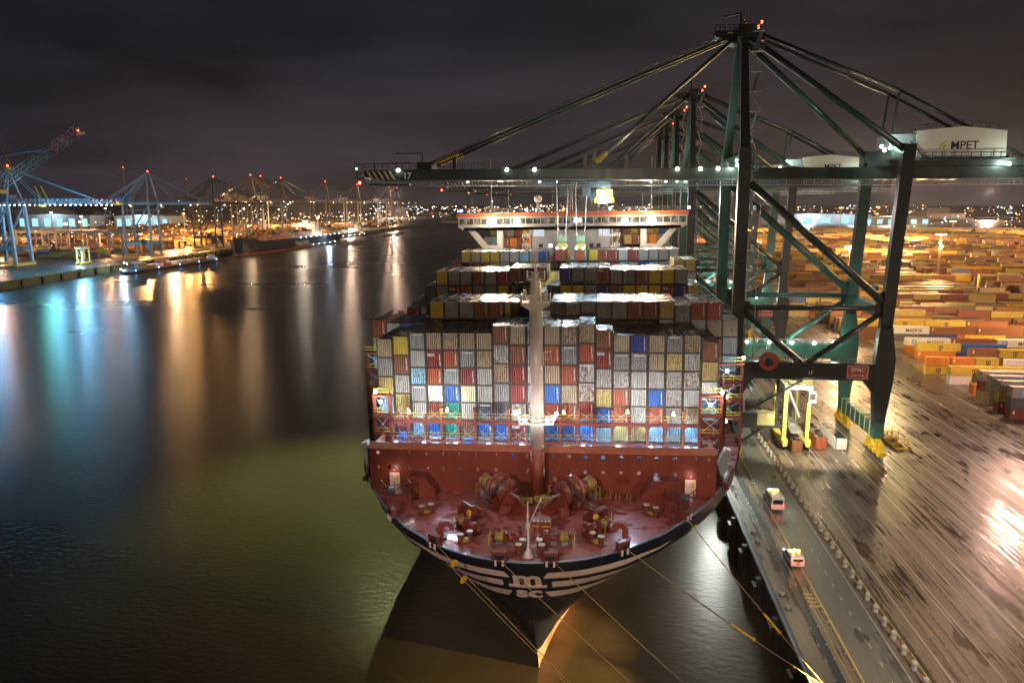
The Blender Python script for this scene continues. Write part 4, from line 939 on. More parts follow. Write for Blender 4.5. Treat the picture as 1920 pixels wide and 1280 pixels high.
# the lower layers of the ship's stacks, one solid mass under the boxes above
def palette_mass():
    m, N, L = newmat('stacked_box_paint')
    b = N('ShaderNodeBsdfPrincipled'); o = N('ShaderNodeOutputMaterial'); L(b.outputs[0], o.inputs[0])
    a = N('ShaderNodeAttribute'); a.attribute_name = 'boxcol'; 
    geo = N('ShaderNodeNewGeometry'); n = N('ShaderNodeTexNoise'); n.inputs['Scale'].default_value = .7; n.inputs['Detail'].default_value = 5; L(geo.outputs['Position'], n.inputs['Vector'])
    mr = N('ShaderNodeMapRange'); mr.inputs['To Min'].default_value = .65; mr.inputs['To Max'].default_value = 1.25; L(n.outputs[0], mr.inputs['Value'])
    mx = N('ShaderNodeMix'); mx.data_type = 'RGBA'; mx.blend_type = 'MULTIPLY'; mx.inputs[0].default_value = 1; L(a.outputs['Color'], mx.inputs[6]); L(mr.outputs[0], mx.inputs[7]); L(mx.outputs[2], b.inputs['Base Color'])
    b.inputs['Roughness'].default_value = .45
    wv = N('ShaderNodeTexWave'); wv.inputs['Scale'].default_value = 1.1; L(geo.outputs['Position'], wv.inputs['Vector'])
    bp = N('ShaderNodeBump'); bp.inputs['Strength'].default_value = .3; bp.inputs['Distance'].default_value = .04; L(wv.outputs[0], bp.inputs['Height']); L(bp.outputs[0], b.inputs['Normal'])
    return m
M_MASS = palette_mass()
def mass(boxes, name, label, cat='containers'):
    import numpy as np
    v = []; f = []; c = []
    for (x0, y0, z0, x1, y1, z1, co) in boxes:
        o = len(v); v += [(x0,y0,z0),(x1,y0,z0),(x1,y1,z0),(x0,y1,z0),(x0,y0,z1),(x1,y0,z1),(x1,y1,z1),(x0,y1,z1)]
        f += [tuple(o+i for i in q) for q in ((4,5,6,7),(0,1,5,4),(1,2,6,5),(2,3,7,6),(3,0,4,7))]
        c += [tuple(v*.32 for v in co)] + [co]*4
    me = bpy.data.meshes.new(name); me.from_pydata(v, [], f); me.materials.append(M_MASS)
    at = me.color_attributes.new('boxcol', 'FLOAT_COLOR', 'CORNER')
    arr = np.array(c, dtype='f4'); arr = np.repeat(arr, 4, axis=0); arr = np.concatenate([arr, np.ones((len(arr), 1), 'f4')], 1)
    at.data.foreach_set('color', arr.ravel()); me.update()
    o = place(me, name); tag(o, label, cat, kind='stuff'); return o
bx_ = []
cols_ = [PAL[k][1] for k in 'BWGNRMYOULWBG']
for y, top in ((121, 40.7), (135, 41.2), (149, 40.5), (163, 43.4), (177, 46.3), (191, 44.8), (232, 49.2), (246, 52.0), (260, 54), (274, 53), (288, 52), (302, 50)):
    for k in range(24 if y > 122 else 23):
        if y == 121 and k in (0, 23): continue
        z_ = top
        while z_ > 38: 
            co = random.choice(cols_); x0 = cx(k)-1.2
            p = sw(x0, y, z_-2.82); q = sw(x0+2.4, y+12.1, z_); bx_.append((p.x, y, p.z, q.x, y+12.1, q.z, co)); z_ -= 2.86
    p = sw(cx(1)-1.2, y+.1, 24.3); q = sw(cx(22)+1.2, y+12, 38); bx_.append((p.x, y+.1, 24.4, q.x, y+12, 38.2, (.2, .15, .12)))
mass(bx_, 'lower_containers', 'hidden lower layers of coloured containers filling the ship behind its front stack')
# ================================================================== QUAY CRANES
M_CG = metal('crane_green_lit', (.028, .085, .070), .32, var=.2, scale=.2, rnd=False)  # lit tone of the crane green, painted on the far frame
M_CD = metal('crane_green_unlit', (.032, .042, .038), .32, var=.2, scale=.3, rnd=False)  # unlit tone of the same green, painted on near frame and boom
M_HOUSE = metal('machinery_house', (.58, .52, .44), .5, var=.08, scale=.3, rnd=False)
M_REDS = metal('red_reel', (.36, .06, .04), .5)
def make_crane():
    t = empty('quay_crane', (0, 0, GZ))
    def part(b, name, mats, parent=t, sm=False):
        o = b.build(name, mats, parent, sm)
        if parent is t: o.location = (0, 0, -GZ)
        return o
    Y0, Y1, YC = -12.0, 12.5, 0.5        # near and far frames; local y
    XW, XL = 38.3, 70.0
    # legs
    for yy in (Y0, Y1):
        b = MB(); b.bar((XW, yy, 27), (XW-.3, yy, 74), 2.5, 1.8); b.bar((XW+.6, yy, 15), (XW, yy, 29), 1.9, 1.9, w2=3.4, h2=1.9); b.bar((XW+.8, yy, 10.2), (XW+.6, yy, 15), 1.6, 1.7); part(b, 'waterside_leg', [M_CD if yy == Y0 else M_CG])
        b = MB(); b.bar((XL, yy, 35), (XL+1.6, yy, 74.5), 2.5, 1.9); b.prism([(XL-1.9, yy-.95, 24), (XL+2.4, yy-.95, 24), (XL+2.5, yy-.95, 28.5), (XL+1.25, yy-.95, 36), (XL-1.25, yy-.95, 36), (XL-1.6, yy-.95, 30)], (0, 1.9, 0))
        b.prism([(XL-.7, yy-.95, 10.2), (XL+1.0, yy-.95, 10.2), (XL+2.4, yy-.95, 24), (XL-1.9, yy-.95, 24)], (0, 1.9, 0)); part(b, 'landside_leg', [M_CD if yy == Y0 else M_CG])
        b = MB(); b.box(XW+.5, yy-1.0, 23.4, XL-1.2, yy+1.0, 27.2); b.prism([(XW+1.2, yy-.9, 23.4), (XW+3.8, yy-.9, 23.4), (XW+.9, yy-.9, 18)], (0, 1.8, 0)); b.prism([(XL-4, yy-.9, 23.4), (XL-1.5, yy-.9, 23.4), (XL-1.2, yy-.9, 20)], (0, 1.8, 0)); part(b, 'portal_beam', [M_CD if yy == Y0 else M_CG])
        b = MB(); b.rail([(XW+2, yy-1.0, 27.2), (XL-2, yy-1.0, 27.2)], 1.1, 1.8, .05); part(b, 'portal_rail', M_GREYM)
        for p, q, r_ in (((XW+1.2, yy, 66.5), (XL-.8, yy, 40.8), .85), ((XW, yy, 39.3), (XL-.6, yy, 39.6), .62), ((XW+1, yy, 38.6), (XW+14.3, yy, 27.0), .72), ((XL-1, yy, 38.6), (XW+15.6, yy, 27.0), .62)):
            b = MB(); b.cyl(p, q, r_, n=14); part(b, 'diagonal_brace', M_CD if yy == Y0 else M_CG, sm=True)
        b = MB(); b.prism([(XL-2.6, yy-.5, 38.4), (XL-.8, yy-.5, 37.4), (XL-.8, yy-.5, 43.6), (XL-2.2, yy-.5, 42.4)], (0, 1, 0)); part(b, 'gusset', M_CD); b = MB(); b.prism([(XW+.8, yy-.5, 36.5), (XW+2.6, yy-.5, 37.5), (XW+2.6, yy-.5, 40.6), (XW+.8, yy-.5, 41)], (0, 1, 0)); part(b, 'gusset', M_CD)
    for yy in (Y0, Y1):
        for k in range(4):
            z_ = 42+k*7.5; b = MB(); b.box(XW-1.45, yy-1.05, z_, XW+1.2, yy+1.05, z_+.18); part(b, 'flange_plate', M_CD); b = MB(); b.box(XL-1.2+(z_-35)*.04, yy-1.08, z_, XL+1.42+(z_-35)*.04, yy+1.08, z_+.18); part(b, 'flange_plate', M_CD)
    # sills and bogies
    for x in (XW+1, XL+.2):
        b = MB(); b.box(x-1.1, Y0-1.0, 10.3, x+1.1, Y1+1.0, 13.6, 0)
        for k in range(7): b.box(x-1.2, Y0+1.5+k*3.4, 10.2, x+1.2, Y0+1.7+k*3.4, 13.7, 1)
        part(b, 'sill_beam', [M_CG, metal('tape_band', (.45, .5, .35), .5)])
        for yc in (Y0+.5, Y1-.5):
            b = MB(); 
            b.prism([(x-.5, yc-5, 9.3), (x-.5, yc+5, 9.3), (x-.5, yc+1.2, 10.3), (x-.5, yc-1.2, 10.3)], (1, 0, 0))
            for s in (-1, 1):
                b.prism([(x-.45, yc+s*2.8-2.1, 8.1), (x-.45, yc+s*2.8+2.1, 8.1), (x-.45, yc+s*2.8+.6, 9.5), (x-.45, yc+s*2.8-.6, 9.5)], (.9, 0, 0))
                for q in (-1.4, 1.4):
                    b.box(x-.55, yc+s*2.8+q-1.1, 7.0, x+.55, yc+s*2.8+q+1.1, 8.2); b.box(x-.9, yc+s*2.8+q-.4, 7.0, x-.5, yc+s*2.8+q+.5, 7.9)
            bg = part(b, 'bogie', M_YEL)
            for q in range(8): b = MB(); b.cyl((x-.25, yc-4.9+q*1.4, 6.5), (x+.25, yc-4.9+q*1.4, 6.5), .45, n=12); part(b, 'wheel', M_GREYM, bg, True)
    # cross ties between frames
    b = MB()
    for x, z_ in ((XW, 71.5), (XL+1.4, 73), (XL, 38.5)): b = MB(); b.box(x-1, Y0, z_-1.2, x+1, Y1, z_+1.2); part(b, 'cross_beam', M_CG)
    # boom: twin box girders + ties
    b = MB()
    for yy in (YC-3.2, YC+3.2):
        b.box(-44, yy-.7, 67.5, 106, yy+.7, 70.2, 0); b.prism([(-49.5, yy-.7, 68.6), (-44, yy-.7, 67.5), (-44, yy-.7, 70.2), (-49.5, yy-.7, 69.9)], (0, 1.4, 0), 0)
    for k in range(19): b.box(-46+k*8.2, YC-2.5, 67.8, -45.3+k*8.2, YC+2.5, 69.6, 0)
    boom = part(b, 'boom', [M_CD])
    b = MB(); 
    for k in range(5):
        x = -49.0+k*1.35; b.prism([(x, YC-3.93, 69.9), (x+.6, YC-3.93, 69.9), (x+1.9, YC-3.93, 67.8), (x+1.3, YC-3.93, 67.8)], (0, .02, 0))
    o = part(b, 'warning_stripes', metal('cream_stripe', (.60, .50, .34), .5), boom)
    b = MB(); 
    for yy in (YC-4.4, YC+4.4):
        b.box(-48, yy-.35, 66.3, 104, yy+.35, 66.45); b.rail([(-48, yy-.35 if yy < 0 else yy+.35, 66.4), (104, yy-.35 if yy < 0 else yy+.35, 66.4)], 1.15, 3.4, .05)
        for k in range(26): b.bar((-47+k*6, yy, 66.4), (-47+k*6, yy, 67.6), .12)
    part(b, 'boom_walkway', M_GREYM)
    b = MB(); b.rail([(-50, YC-3.6, 70.2), (-20, YC-3.6, 70.2)], 1.3, 1.6, .06); b.rail([(-20, YC-3.6, 70.2), (36, YC-3.6, 70.2)], 1.0, 1.8, .04); b.box(-51.5, YC-3.6, 68, -49.5, YC+3, 68.3); b.rail([(-51.5, YC-3.6, 68.3), (-51.5, YC+3, 68.3)], 1.6, 1, .06); b.box(-49, YC-2, 66.4, -39, YC+2, 66.9)
    b.bar((-48, YC, 70), (-48, YC, 72), .25); b.bar((-53, YC, 71.6), (-39, YC, 71.9), .22); b.bar((-36, YC, 71), (-36, YC, 74.2), .25); b.bar((-42.5, YC, 74.1), (-36, YC, 74.2), .25); b.box(-36.5, YC-3.4, 70.2, -33, YC+3.4, 71.9)
    for x in (-27.5, 3.5, 13): b.box(x-.4, YC-3.3, 70.2, x+.4, YC-2.7, 73.2)
    b.prism([(3, YC-1, 70.2), (7.5, YC-1, 70.2), (6.6, YC-1, 72.2), (5.6, YC-1, 75), (4.8, YC-1, 72)], (0, 2, 0))
    part(b, 'boom_equipment', M_CD)
    # apex and stays
    AX, AZ = 38.4, 99.6
    for yy in (Y0, Y1):
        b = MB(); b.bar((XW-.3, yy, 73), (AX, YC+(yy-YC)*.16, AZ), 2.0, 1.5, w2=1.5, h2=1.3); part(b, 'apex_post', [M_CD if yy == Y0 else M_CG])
        b = MB(); b.cyl((XL+.8, yy, 73.4), (AX+1, YC+(yy-YC)*.2, AZ-1), .72, n=12); part(b, 'back_strut', M_CG, sm=True)
        sy = YC+(-3.2 if yy == Y0 else 3.2)
        for tx, r_ in ((-33, .34), (5.5, .36)):
            b = MB(); 
            b.cyl((AX-1, sy*.6, AZ), (tx, sy, 71.4), r_, n=8)
            if tx < 0: b.cyl((AX-2, sy*.6, AZ+.9), (tx-1, sy, 71.6), .10, n=5)
            d = Vector((AX-1-tx, sy*.6-sy, AZ-71.4)); q = Vector((tx, sy, 71.4))
            for k in range(14): c = q + d*(.012+.006*k); b.ring(c, d, r_+.22, r_, .14, 10, 1)
            part(b, 'forestay', [M_CD, M_YEL], sm=True)
        b = MB(); b.cyl((AX+2, sy*.6, AZ+.3), (72, sy, 86.6), .42, n=8); b.cyl((72, sy, 86.6), (99, sy, 72.4), .40, n=8); part(b, 'backstay', M_CD, sm=True)
        b = MB(); b.bar((72, sy, 86.6), (70.8, sy, 73.5), .4); part(b, 'backstay_hanger', M_CD)
    b = MB(); b.box(AX-1.6, YC-4.2, AZ-1.2, AX+2.4, YC+4.2, AZ+1.4); b.box(AX-6.5, YC-2.5, AZ+.2, AX+4.2, YC+2.5, AZ+.5); b.prism([(AX-6.5, YC-2.4, AZ-.5), (AX-1.5, YC-2.4, AZ-2.5), (AX-1.5, YC-2.4, AZ-.2), (AX-6.5, YC-2.4, AZ+.2)], (0, 4.8, 0)); b.rail([(AX-6.5, YC-2.5, AZ+.5), (AX+4.2, YC-2.5, AZ+.5)], 1.2, 1, .07); b.bar((AX-.6, YC, AZ+1), (AX-.6, YC, AZ+5), .35); b.bar((AX-4.6, YC, AZ+3.9), (AX-.6, YC, AZ+4.6), .28); b.bar((AX+3.7, YC, AZ+.5), (AX+3.7, YC, AZ+3.4), .25); b.box(AX+2.2, YC-2, AZ-1.6, AX+4.6, YC+2, AZ+.2); b.cyl((AX+1.4, YC, AZ+1.4), (AX+1.4, YC, AZ+5.6), .05)
    part(b, 'apex_platform', M_CD)
    b = MB(); b.ring((AX+.1, YC-1.2, AZ+2.8), (0, 1, 0), .62, .28, .4, 16); part(b, 'sheave', M_YEL)
    b = MB()    # zigzag ladder on the landward side of the posts
    for k in range(6):
        z0 = 74+k*4.2; s = 1 if k % 2 == 0 else -1; xa = AX+2.2+.6*s; xb = AX+2.2-.6*s; xa += .02*k
        b.bar((xa, Y0*.55, z0), (xb, Y0*.55+.6, z0+3.9), .9, .12); b.box(AX+1, Y0*.55-.6, z0+3.9, AX+3.4, Y0*.55+.9, z0+4.0); b.rail([(AX+1, Y0*.55-.6, z0+4), (AX+3.4, Y0*.55-.6, z0+4)], 1.0, .8, .06)
    part(b, 'ladder', M_GREYM)
    b = MB()
    for k in range(9):
        z0 = 30+k*4.4; b.bar((XW+2.1, Y0+2, z0), (XW+2.1, Y0+4.5, z0+4.0), .8, .12); b.box(XW+1.4, Y0+1.4, z0+4, XW+3.0, Y0+5, z0+4.12); b.rail([(XW+3.0, Y0+1.4, z0+4.1), (XW+3.0, Y0+5, z0+4.1)], 1, .8, .05)
    b.bar((XW+3.6, Y0-.6, 28), (XW+3.6, Y0-.6, 62), .14)
    part(b, 'leg_stairs', M_GREYM)
    # machinery house on the landside girders
    b = MB(); b.prism([(76.2, -4.5, 71.9), (94.6, -4.5, 71.9), (94.3, -4.5, 77.7), (85.2, -4.5, 78.7), (76.0, -4.5, 77.8)], (0, 10, 0)); house = part(b, 'machinery_house', M_HOUSE)
    b = MB(); b.box(70.5, -3.6, 72.6, 76.0, 4.5, 77.2); b.box(72.2, -3.7, 73.0, 73.6, -3.6, 75.4); part(b, 'annex', metal('annex_grey', (.33, .36, .38), .5), house)
    b = MB(); b.rail([(76, -4.5, 77.8), (85.2, -4.5, 78.7), (94.3, -4.5, 77.7)], 1.2, 1.6, .06); b.rail([(77, -5.6, 72), (95, -5.6, 72)], 1.2, 2.0, .06); b.bar((74.4, -5, 75.6), (77.4, -5, 72.2), .7, .1); b.box(76, -5.8, 71.6, 96, -4.5, 71.9); b.rail([(70.5, -3.6, 77.2), (76, -3.6, 77.2)], 1.1, 1.1, .06); b.box(69, -4.2, 70.3, 100, 5, 71.6)
    part(b, 'house_gallery', M_CD, house)
    lt = text('MPET', 2.45, 'lettering', M_BLACK, (85.9, -4.54, 74.6), (pi/2, 0, 0), house, thick=.01, bold=.02)
    for dz in (0, .85):
        b = MB(); b.prism([(80.7, -4.55, 74.0+dz), (81.2, -4.55, 73.7+dz), (82.1, -4.55, 74.4+dz), (82.1, -4.55, 74.8+dz), (81.2, -4.55, 74.1+dz), (80.7, -4.55, 74.4+dz)], (0, .03, 0)); b.build('chevron_mark', metal('chevron_green', (.50, .50, .04), .5), house)
    # cable reel on the near portal beam
    b = MB(); b.ring((45.2, Y0-2.0, 27.6), (0, 1, 0), 2.1, 1.15, .35, 32, 0)
    for k in range(40):
        a = 2*pi*k/40; b.bar((45.2+.3*cos(a), Y0-2.0, 27.6+.3*sin(a)), (45.2+4.0*cos(a), Y0-2.0, 27.6+4.0*sin(a)), .07, mi=1)
    b.cyl((45.2, Y0-2.4, 27.6), (45.2, Y0-.9, 27.6), .5, n=14, mi=1); b.ring((45.2, Y0-1.8, 27.6), (0, 1, 0), 3.7, 3.6, .1, 36, 1)
    part(b, 'cable_reel', [M_REDS, M_BLACK])
    b = MB(); b.box(62.3, Y0-1.06, 23.7, 67.0, Y0-1.01, 26.9, 0); b.box(62.45, Y0-1.09, 23.85, 66.85, Y0-1.05, 26.75, 1); b.box(62.55, Y0-1.12, 23.95, 66.75, Y0-1.08, 26.65, 0); pl = part(b, 'name_plate', [M_WHITE, M_REDS]); 
    pl.data.materials[0] = M_REDS; pl.data.materials[1] = M_WHITE
    text('ZPMC', 1.15, 'lettering', M_WHITE, (64.65, Y0-1.14, 25.85), (pi/2, 0, 0), t, thick=.01, bold=.02).location.z -= GZ
    text('\u4e0a\u6d77\u632f\u534e\u91cd\u5de5', .72, 'lettering', M_WHITE, (64.65, Y0-1.14, 24.55), (pi/2, 0, 0), t, thick=.01).location.z -= GZ
    # service platform slung under the portal beam
    b = MB(); b.box(38.5, Y0-2, 12.2, 49, Y0+1, 12.8, 0); b.bar((47.8, Y0-1, 12.5), (47.8, Y0-1, 23.4), .5, mi=0); b.bar((41, Y0-2, 16.2), (52.6, Y0-2, 23.4), .6, .4, 0); b.box(39.5, Y0-1.9, 12.8, 43.5, Y0+.8, 15.6, 0); b.box(43.5, Y0-1.9, 12.8, 47.3, Y0+.8, 15.6, 1); b.bar((38.6, Y0-3, 8.2), (44.6, Y0-2.5, 12.4), .9, .15, 0)
    b.rail([(41, Y0-2.4, 16.4), (52.6, Y0-2.4, 23.6)], 1.0, 1.2, .06, 0)
    part(b, 'access_platform', [M_CD, metal('cabin_olive', (.34, .32, .14), .6)])
    # trolley with the operator's cab
    b = MB(); b.box(2.5, YC-3.4, 65.9, 9.5, YC+3.4, 67.3); b.box(-3, YC-3.4, 66.0, 1.5, YC+3.4, 67.3)
    for x in (-1.5, 3.9): b.prism([(x-.9, YC-3.6, 66.2), (x+.9, YC-3.6, 66.2), (x+.9, YC-3.6, 64.4), (x+1.2, YC-3.6, 63.4), (x+.6, YC-3.6, 63.9), (x-.6, YC-3.6, 63.9), (x-1.2, YC-3.6, 63.4), (x-.9, YC-3.6, 64.4)], (0, .4, 0))
    tr = part(b, 'trolley', M_CD)
    b = MB(); b.box(6.4, YC-3.3, 62.4, 9.9, YC-.8, 65.4, 0); b.box(6.6, YC-3.35, 63.2, 8.0, YC-3.3, 64.6, 1); b.box(8.3, YC-3.35, 62.8, 9.7, YC-3.3, 64.8, 2); b.rail([(6, YC-3.6, 62.4), (10.3, YC-3.6, 62.4)], 1, .7, .06, 0)
    b.build('operator_cab', [M_YEL, M_BLACK, glow('cab_light', (1, .75, .25), 2.5)], tr)
    # lights
    for x in (-41.0, -14.8, -8.3, 24.6, 29.8, 33.7):
        b = MB(); b.cyl((x, YC-4.1, 70.0), (x, YC-4.5, 69.9), .32, n=12); b.box(x-.4, YC-4.1, 69.6, x+.4, YC-3.8, 70.5, 1); part(b, 'boom_floodlight', [glow('boom_lamp', (.95, 1, .85), 60), M_GREYM])
    for x in (45, 50.5, 56.0, 61.5, 66.0):
        b = MB(); b.cyl((x, Y1-1.4, 27.6), (x, Y1-1.7, 27.5), .35, n=12); part(b, 'portal_floodlight', [glow('portal_lamp', (.85, 1, .82), 50)])
    for x, yy, z_ in ((AX+4.2, YC+1.5, AZ+2.7), (AX+3.1, YC-1.5, AZ+1.0), (-50.8, YC-3.5, 66.8)):
        b = MB(); b.cyl((x, yy, z_), (x, yy, z_+.55), .28, n=10); part(b, 'aviation_lamp', G_RED)
    b = MB(); b.cyl((-51.4, YC-3.6, 70.2), (-51.4, YC-3.6, 70.6), .2, n=8); part(b, 'signal_lamp', G_GREEN)
    b = MB()
    for x, yy, z_ in ((68.6, -6, 73.6), (69.6, -6.3, 74.0), (67.9, -6, 74.4), (37.2, -6.5, 71.6), (95.2, -4.6, 70.6)): b.cyl((x, yy, z_), (x+.3, yy-.3, z_+.1), .3, n=10)
    part(b, 'work_lamp', glow('work_lamp_glow', (.75, 1, .9), 50))
    return t
CY0 = 186.0
crane = make_crane(); crane.location = (0, CY0, GZ)
tag(crane, 'nearest dark green quay crane numbered 17, boom reaching over the ship', 'quay crane', 'green quay cranes along the right quay')
CR = [crane]
for i, y in enumerate((283, 341, 395, 440)):
    c = copy_tree(crane); c.location = (0, y, GZ)
    tag(c, 'dark green quay crane, %s in the row behind the nearest one' % ORD[i], 'quay crane', 'green quay cranes along the right quay'); CR.append(c)
# the number painted on the nearest crane only
text('17', 2.0, 'number', M_WHITE, (-38.9, -3.45, 68.6-GZ), (pi/2, 0, 0), crane, thick=.02, bold=.05)
text('17', 1.1, 'number', M_WHITE, (54.6, -13.08, 25.0-GZ), (pi/2, 0, 0), crane, thick=.02, bold=.03)
text('17', 1.3, 'number', M_WHITE, (50.4, 11.42, 26.1-GZ), (pi/2, 0, 0), crane, thick=.02, bold=.03)
for i, y in enumerate((186, 283, 341, 395)):
    k = 1 if i == 0 else 1.5
    lamp((69, y-8.5, 76), 2e3*k, (.70, 1, .85), .3)
    lamp((96, y-9, 71), 2e3*k, (.70, 1, .85), .3)
    lamp((37, y-6, 70.5), 2.2e3*k, (.75, 1, .9), .3)
    for x in (47, 57, 66): lamp((x, y+9.5, 29.5), 1.3e3*k, (.70, 1, .85), .3)
    lamp((60, y-3, 66), 11e3*k, (.85, 1, .78), .5, (58, y-10, 6), 120, .5)
    lamp((8, y-4, 63), 16e3, (.62, .82, 1), .4)  # blue-white lamp added by the trolley for blue reflections on wet roofs
# spreaders with boxes hanging below the trolley
def make_spreader():
    t = empty('crane_spreader')
    b = MB(); b.box(-1.2, 0, 0, 1.2, 12.1, .5); b.box(-1.0, 4, .5, 1.0, 8, 1.1); b.build('frame', metal('spreader_yellow', (.55, .50, .14), .5), t)
    b = MB(); b.box(-1.0, 4.4, 1.5, 1.0, 7.6, 2.6); b.cyl((-.6, 6, 2.6), (-.6, 6, 3.0), .5, n=12); b.cyl((.6, 6, 2.6), (.6, 6, 3.0), .5, n=12); b.build('headblock', metal('headblock_green', (.25, .40, .22), .5), t)
    b = MB()
    for x in (-.9, .9):
        for y in (4.6, 7.4): b.cyl((x, y, 2.6), (x*1.6, y, 15.5), .05, n=5)
    b.build('hoist_ropes', M_GREYM, t)
    b = MB()
    for x in (-.8, .8): b.cyl((x, -.1, .2), (x, 0, .2), .18, n=8)
    b.build('spreader_lamp', G_COOL, t)
    return t
sp = make_spreader()
for i, (x, c) in enumerate(((-1.9, 'M'), (2.6, 'R'))):
    o = sp if i == 0 else copy_tree(sp); o.location = (x, 180.5, 51.6)
    tag(o, 'yellow and green spreader hanging on ropes before the white bridge, %s of the pair' % ('left' if i == 0 else 'right'), 'spreader', 'spreaders hanging from the nearest crane')
    container(c, 2.6, (x, 180.5, 48.98), '%s container held under the %s hanging spreader' % (PAL[c][0], 'left' if i == 0 else 'right'))
lamp((0, 166, 57), 11e3, (.8, .95, 1), .4)  # unseen lamp added in mid-air to brighten the fourth stack
# ================================================================== YARD ON THE RIGHT
def yard_meshes(code, ln, h, w=2.6):
    key = ('yard', code, ln, h)
    if key in CACHE: return CACHE[key]
    b = MB(); pts = corr(.12, ln-.12, .15, h-.12, 0, .06, int(ln*2.6), 0); n = len(pts)
    b.add([(x, y+.02, .15) for x, y in pts]+[(x, y+.02, h-.1) for x, y in pts], [(i, i+1, n+i+1, n+i) for i in range(n-1)])
    b.add([(x, w-.02-y, .15) for x, y in pts]+[(x, w-.02-y, h-.1) for x, y in pts], [(i+1, i, n+i, n+i+1) for i in range(n-1)])
    e = corr(.12, w-.12, .15, h-.1, 0, .06, 8, 0); m_ = len(e)
    b.add([(y+.03, x, .15) for x, y in e]+[(y+.03, x, h-.1) for x, y in e], [(i+1, i, m_+i, m_+i+1) for i in range(m_-1)])
    b.add([(ln-.03, .1, .15), (ln-.03, w-.1, .15), (ln-.03, w-.1, h-.1), (ln-.03, .1, h-.1)], [(0, 1, 2, 3)])
    b.add([(.05, .05, h-.05), (ln-.05, .05, h-.05), (ln-.05, w-.05, h-.05), (.05, w-.05, h-.05)], [(0, 1, 2, 3)])
    walls = b.mesh('walls', CM[code])
    b = MB()
    for x in (0, ln-.16):
        for y in (0, w-.16): b.box(x, y, 0, x+.16, y+.16, h)
    for y in (0, w-.1): b.box(.16, y, 0, ln-.16, y+.1, .15); b.box(.16, y, h-.11, ln-.16, y+.1, h)
    for x in (0, ln-.1): b.box(x, .16, 0, x+.1, w-.16, .15); b.box(x, .16, h-.11, x+.1, w-.16, h)
    frame = b.mesh('frame', [metal('frame_' + code, tuple(v*.7 for v in PAL[code][1]), .5, rust=.4)])
    CACHE[key] = (walls, frame); return CACHE[key]
M_STARB = metal('star_blue', (.20, .42, .58), .5)
MSC1 = text_mesh('m', 2.2, 'lettering', M_BLACK, .005, .03); MSC2 = text_mesh('sc', 1.25, 'lettering', M_BLACK, .005, .03)
MKM = text_mesh('MAERSK', 1.75, 'lettering', M_BLACK, .005, .02)
b = MB(); b.box(-.95, 0, -.95, .95, .02, .95, 0)
for k in range(7): a = 2*pi*k/7; b.prism([(.0, -.01, 0), (.18*cos(a-.5), -.01, .18*sin(a-.5)), (.78*cos(a), -.01, .78*sin(a)), (.18*cos(a+.5), -.01, .18*sin(a+.5))], (0, .005, 0), 1)
STAR = b.mesh('star_emblem', [M_STARB, M_WHITE])
b = MB(); b.box(-.25, -.0, -.5, .25, .02, .5); SIDEC = b.mesh('code_marking', M_WHITE)
YG = 'nearest stacked containers of the yard'
def ybox(x, y, lvl, code, mark, label, ln=13.6, h=2.9):
    o = empty('shipping_container', (x, y, GZ+.02+lvl*h)); tag(o, label, 'container', YG)
    for me, nm in zip(yard_meshes(code, ln, h-.03), ('walls', 'frame')): place(me, nm, o)
    def add(me, nm, px, pz, s=1, rot=(pi/2, 0, 0)): c = place(me, nm, o); c.location = (px, -.03, pz); c.rotation_euler = rot; c.scale = (s, s, s)
    if mark == 'm': add(MSC1, 'lettering', ln*.53, 1.75); add(MSC2, 'lettering', ln*.53, .85)
    elif mark == 'k': add(MKM, 'lettering', ln*.66, 1.35); add(STAR, 'star_emblem', ln*.17, 1.45, 1, (0, 0, 0))
    elif mark == 's': add(STAR, 'star_emblem', ln*.5, 1.5, 1, (0, 0, 0))
    elif mark == 'c': add(SIDEC, 'code_marking', .9, 1.9, 1, (0, 0, 0))
    return o
YROWS = [
 (115.8, 208.9, 6.1, 'first', ['GM', 'Gs', 'Nc'][:3], [('M', 'c'), ('D', ''), ('W', 's')]),
 (116.2, 216.0, 13.6, 'second', None, [('M', 'c'), ('O', ''), ('W', 's')]),
 (117.0, 222.4, 13.6, 'third', None, [('W', ''), ('W', ''), ('W', 's')]),
 (117.2, 228.2, 13.6, 'fourth', None, [('O', ''), ('N', ''), ('W', '')]),
]
for x, y, ln, nm, _, tiers in YROWS:
    for l, (c, mk) in enumerate(tiers):
        ybox(x, y, l, c, mk, '%s container, level %s, %s stack from the lower right yard corner' % (PAL[c][0], ('one', 'two', 'three')[l], nm), ln)
def yrow(y, x, lvl, items, word, ln=13.6):
    for j, (c, mk, *r) in enumerate(items):
        l2 = r[0] if r else ln
        tail = {'m': 'black lettered ', 'k': 'star marked ', 's': 'star marked ', 'c': '', '': ''}[mk]
        ybox(x, y, lvl, c, mk, ('%s %scontainer, %s from left, %s' % (PAL[c][0], tail, ORD[j], word) if len(items) > 1 else '%s %scontainer %s' % (PAL[c][0], tail, word)), l2); x += l2+.25
yrow(236.5, 119.0, 0, [('A', '', 13.6), ('C', '')], 'in the single low row at the yard front')
yrow(244.5, 124.4, 0, [('O', ''), ('O', '')], 'lower level behind the low front row')
yrow(244.5, 124.4, 1, [('O', 'm'), ('O', '')], 'upper level behind the low front row')
yrow(248.9, 117.6, 0, [('P', ''), ('W', '')], 'below the big yellow box by the road')
yrow(248.9, 117.6, 1, [('Y', 'm'), ('Y', '')], 'above the white box by the road')
yrow(263.6, 116.4, 0, [('Y', 'm', 7.4), ('A', '', 7.4), ('Y', 'm', 7.4), ('W', '', 7.4)], 'bottom of the short yellow and orange stacks')
yrow(263.6, 116.4, 1, [('A', '', 7.4), ('A', 'c', 7.4), ('Y', 'm', 7.4)], 'top of the short yellow and orange stacks')
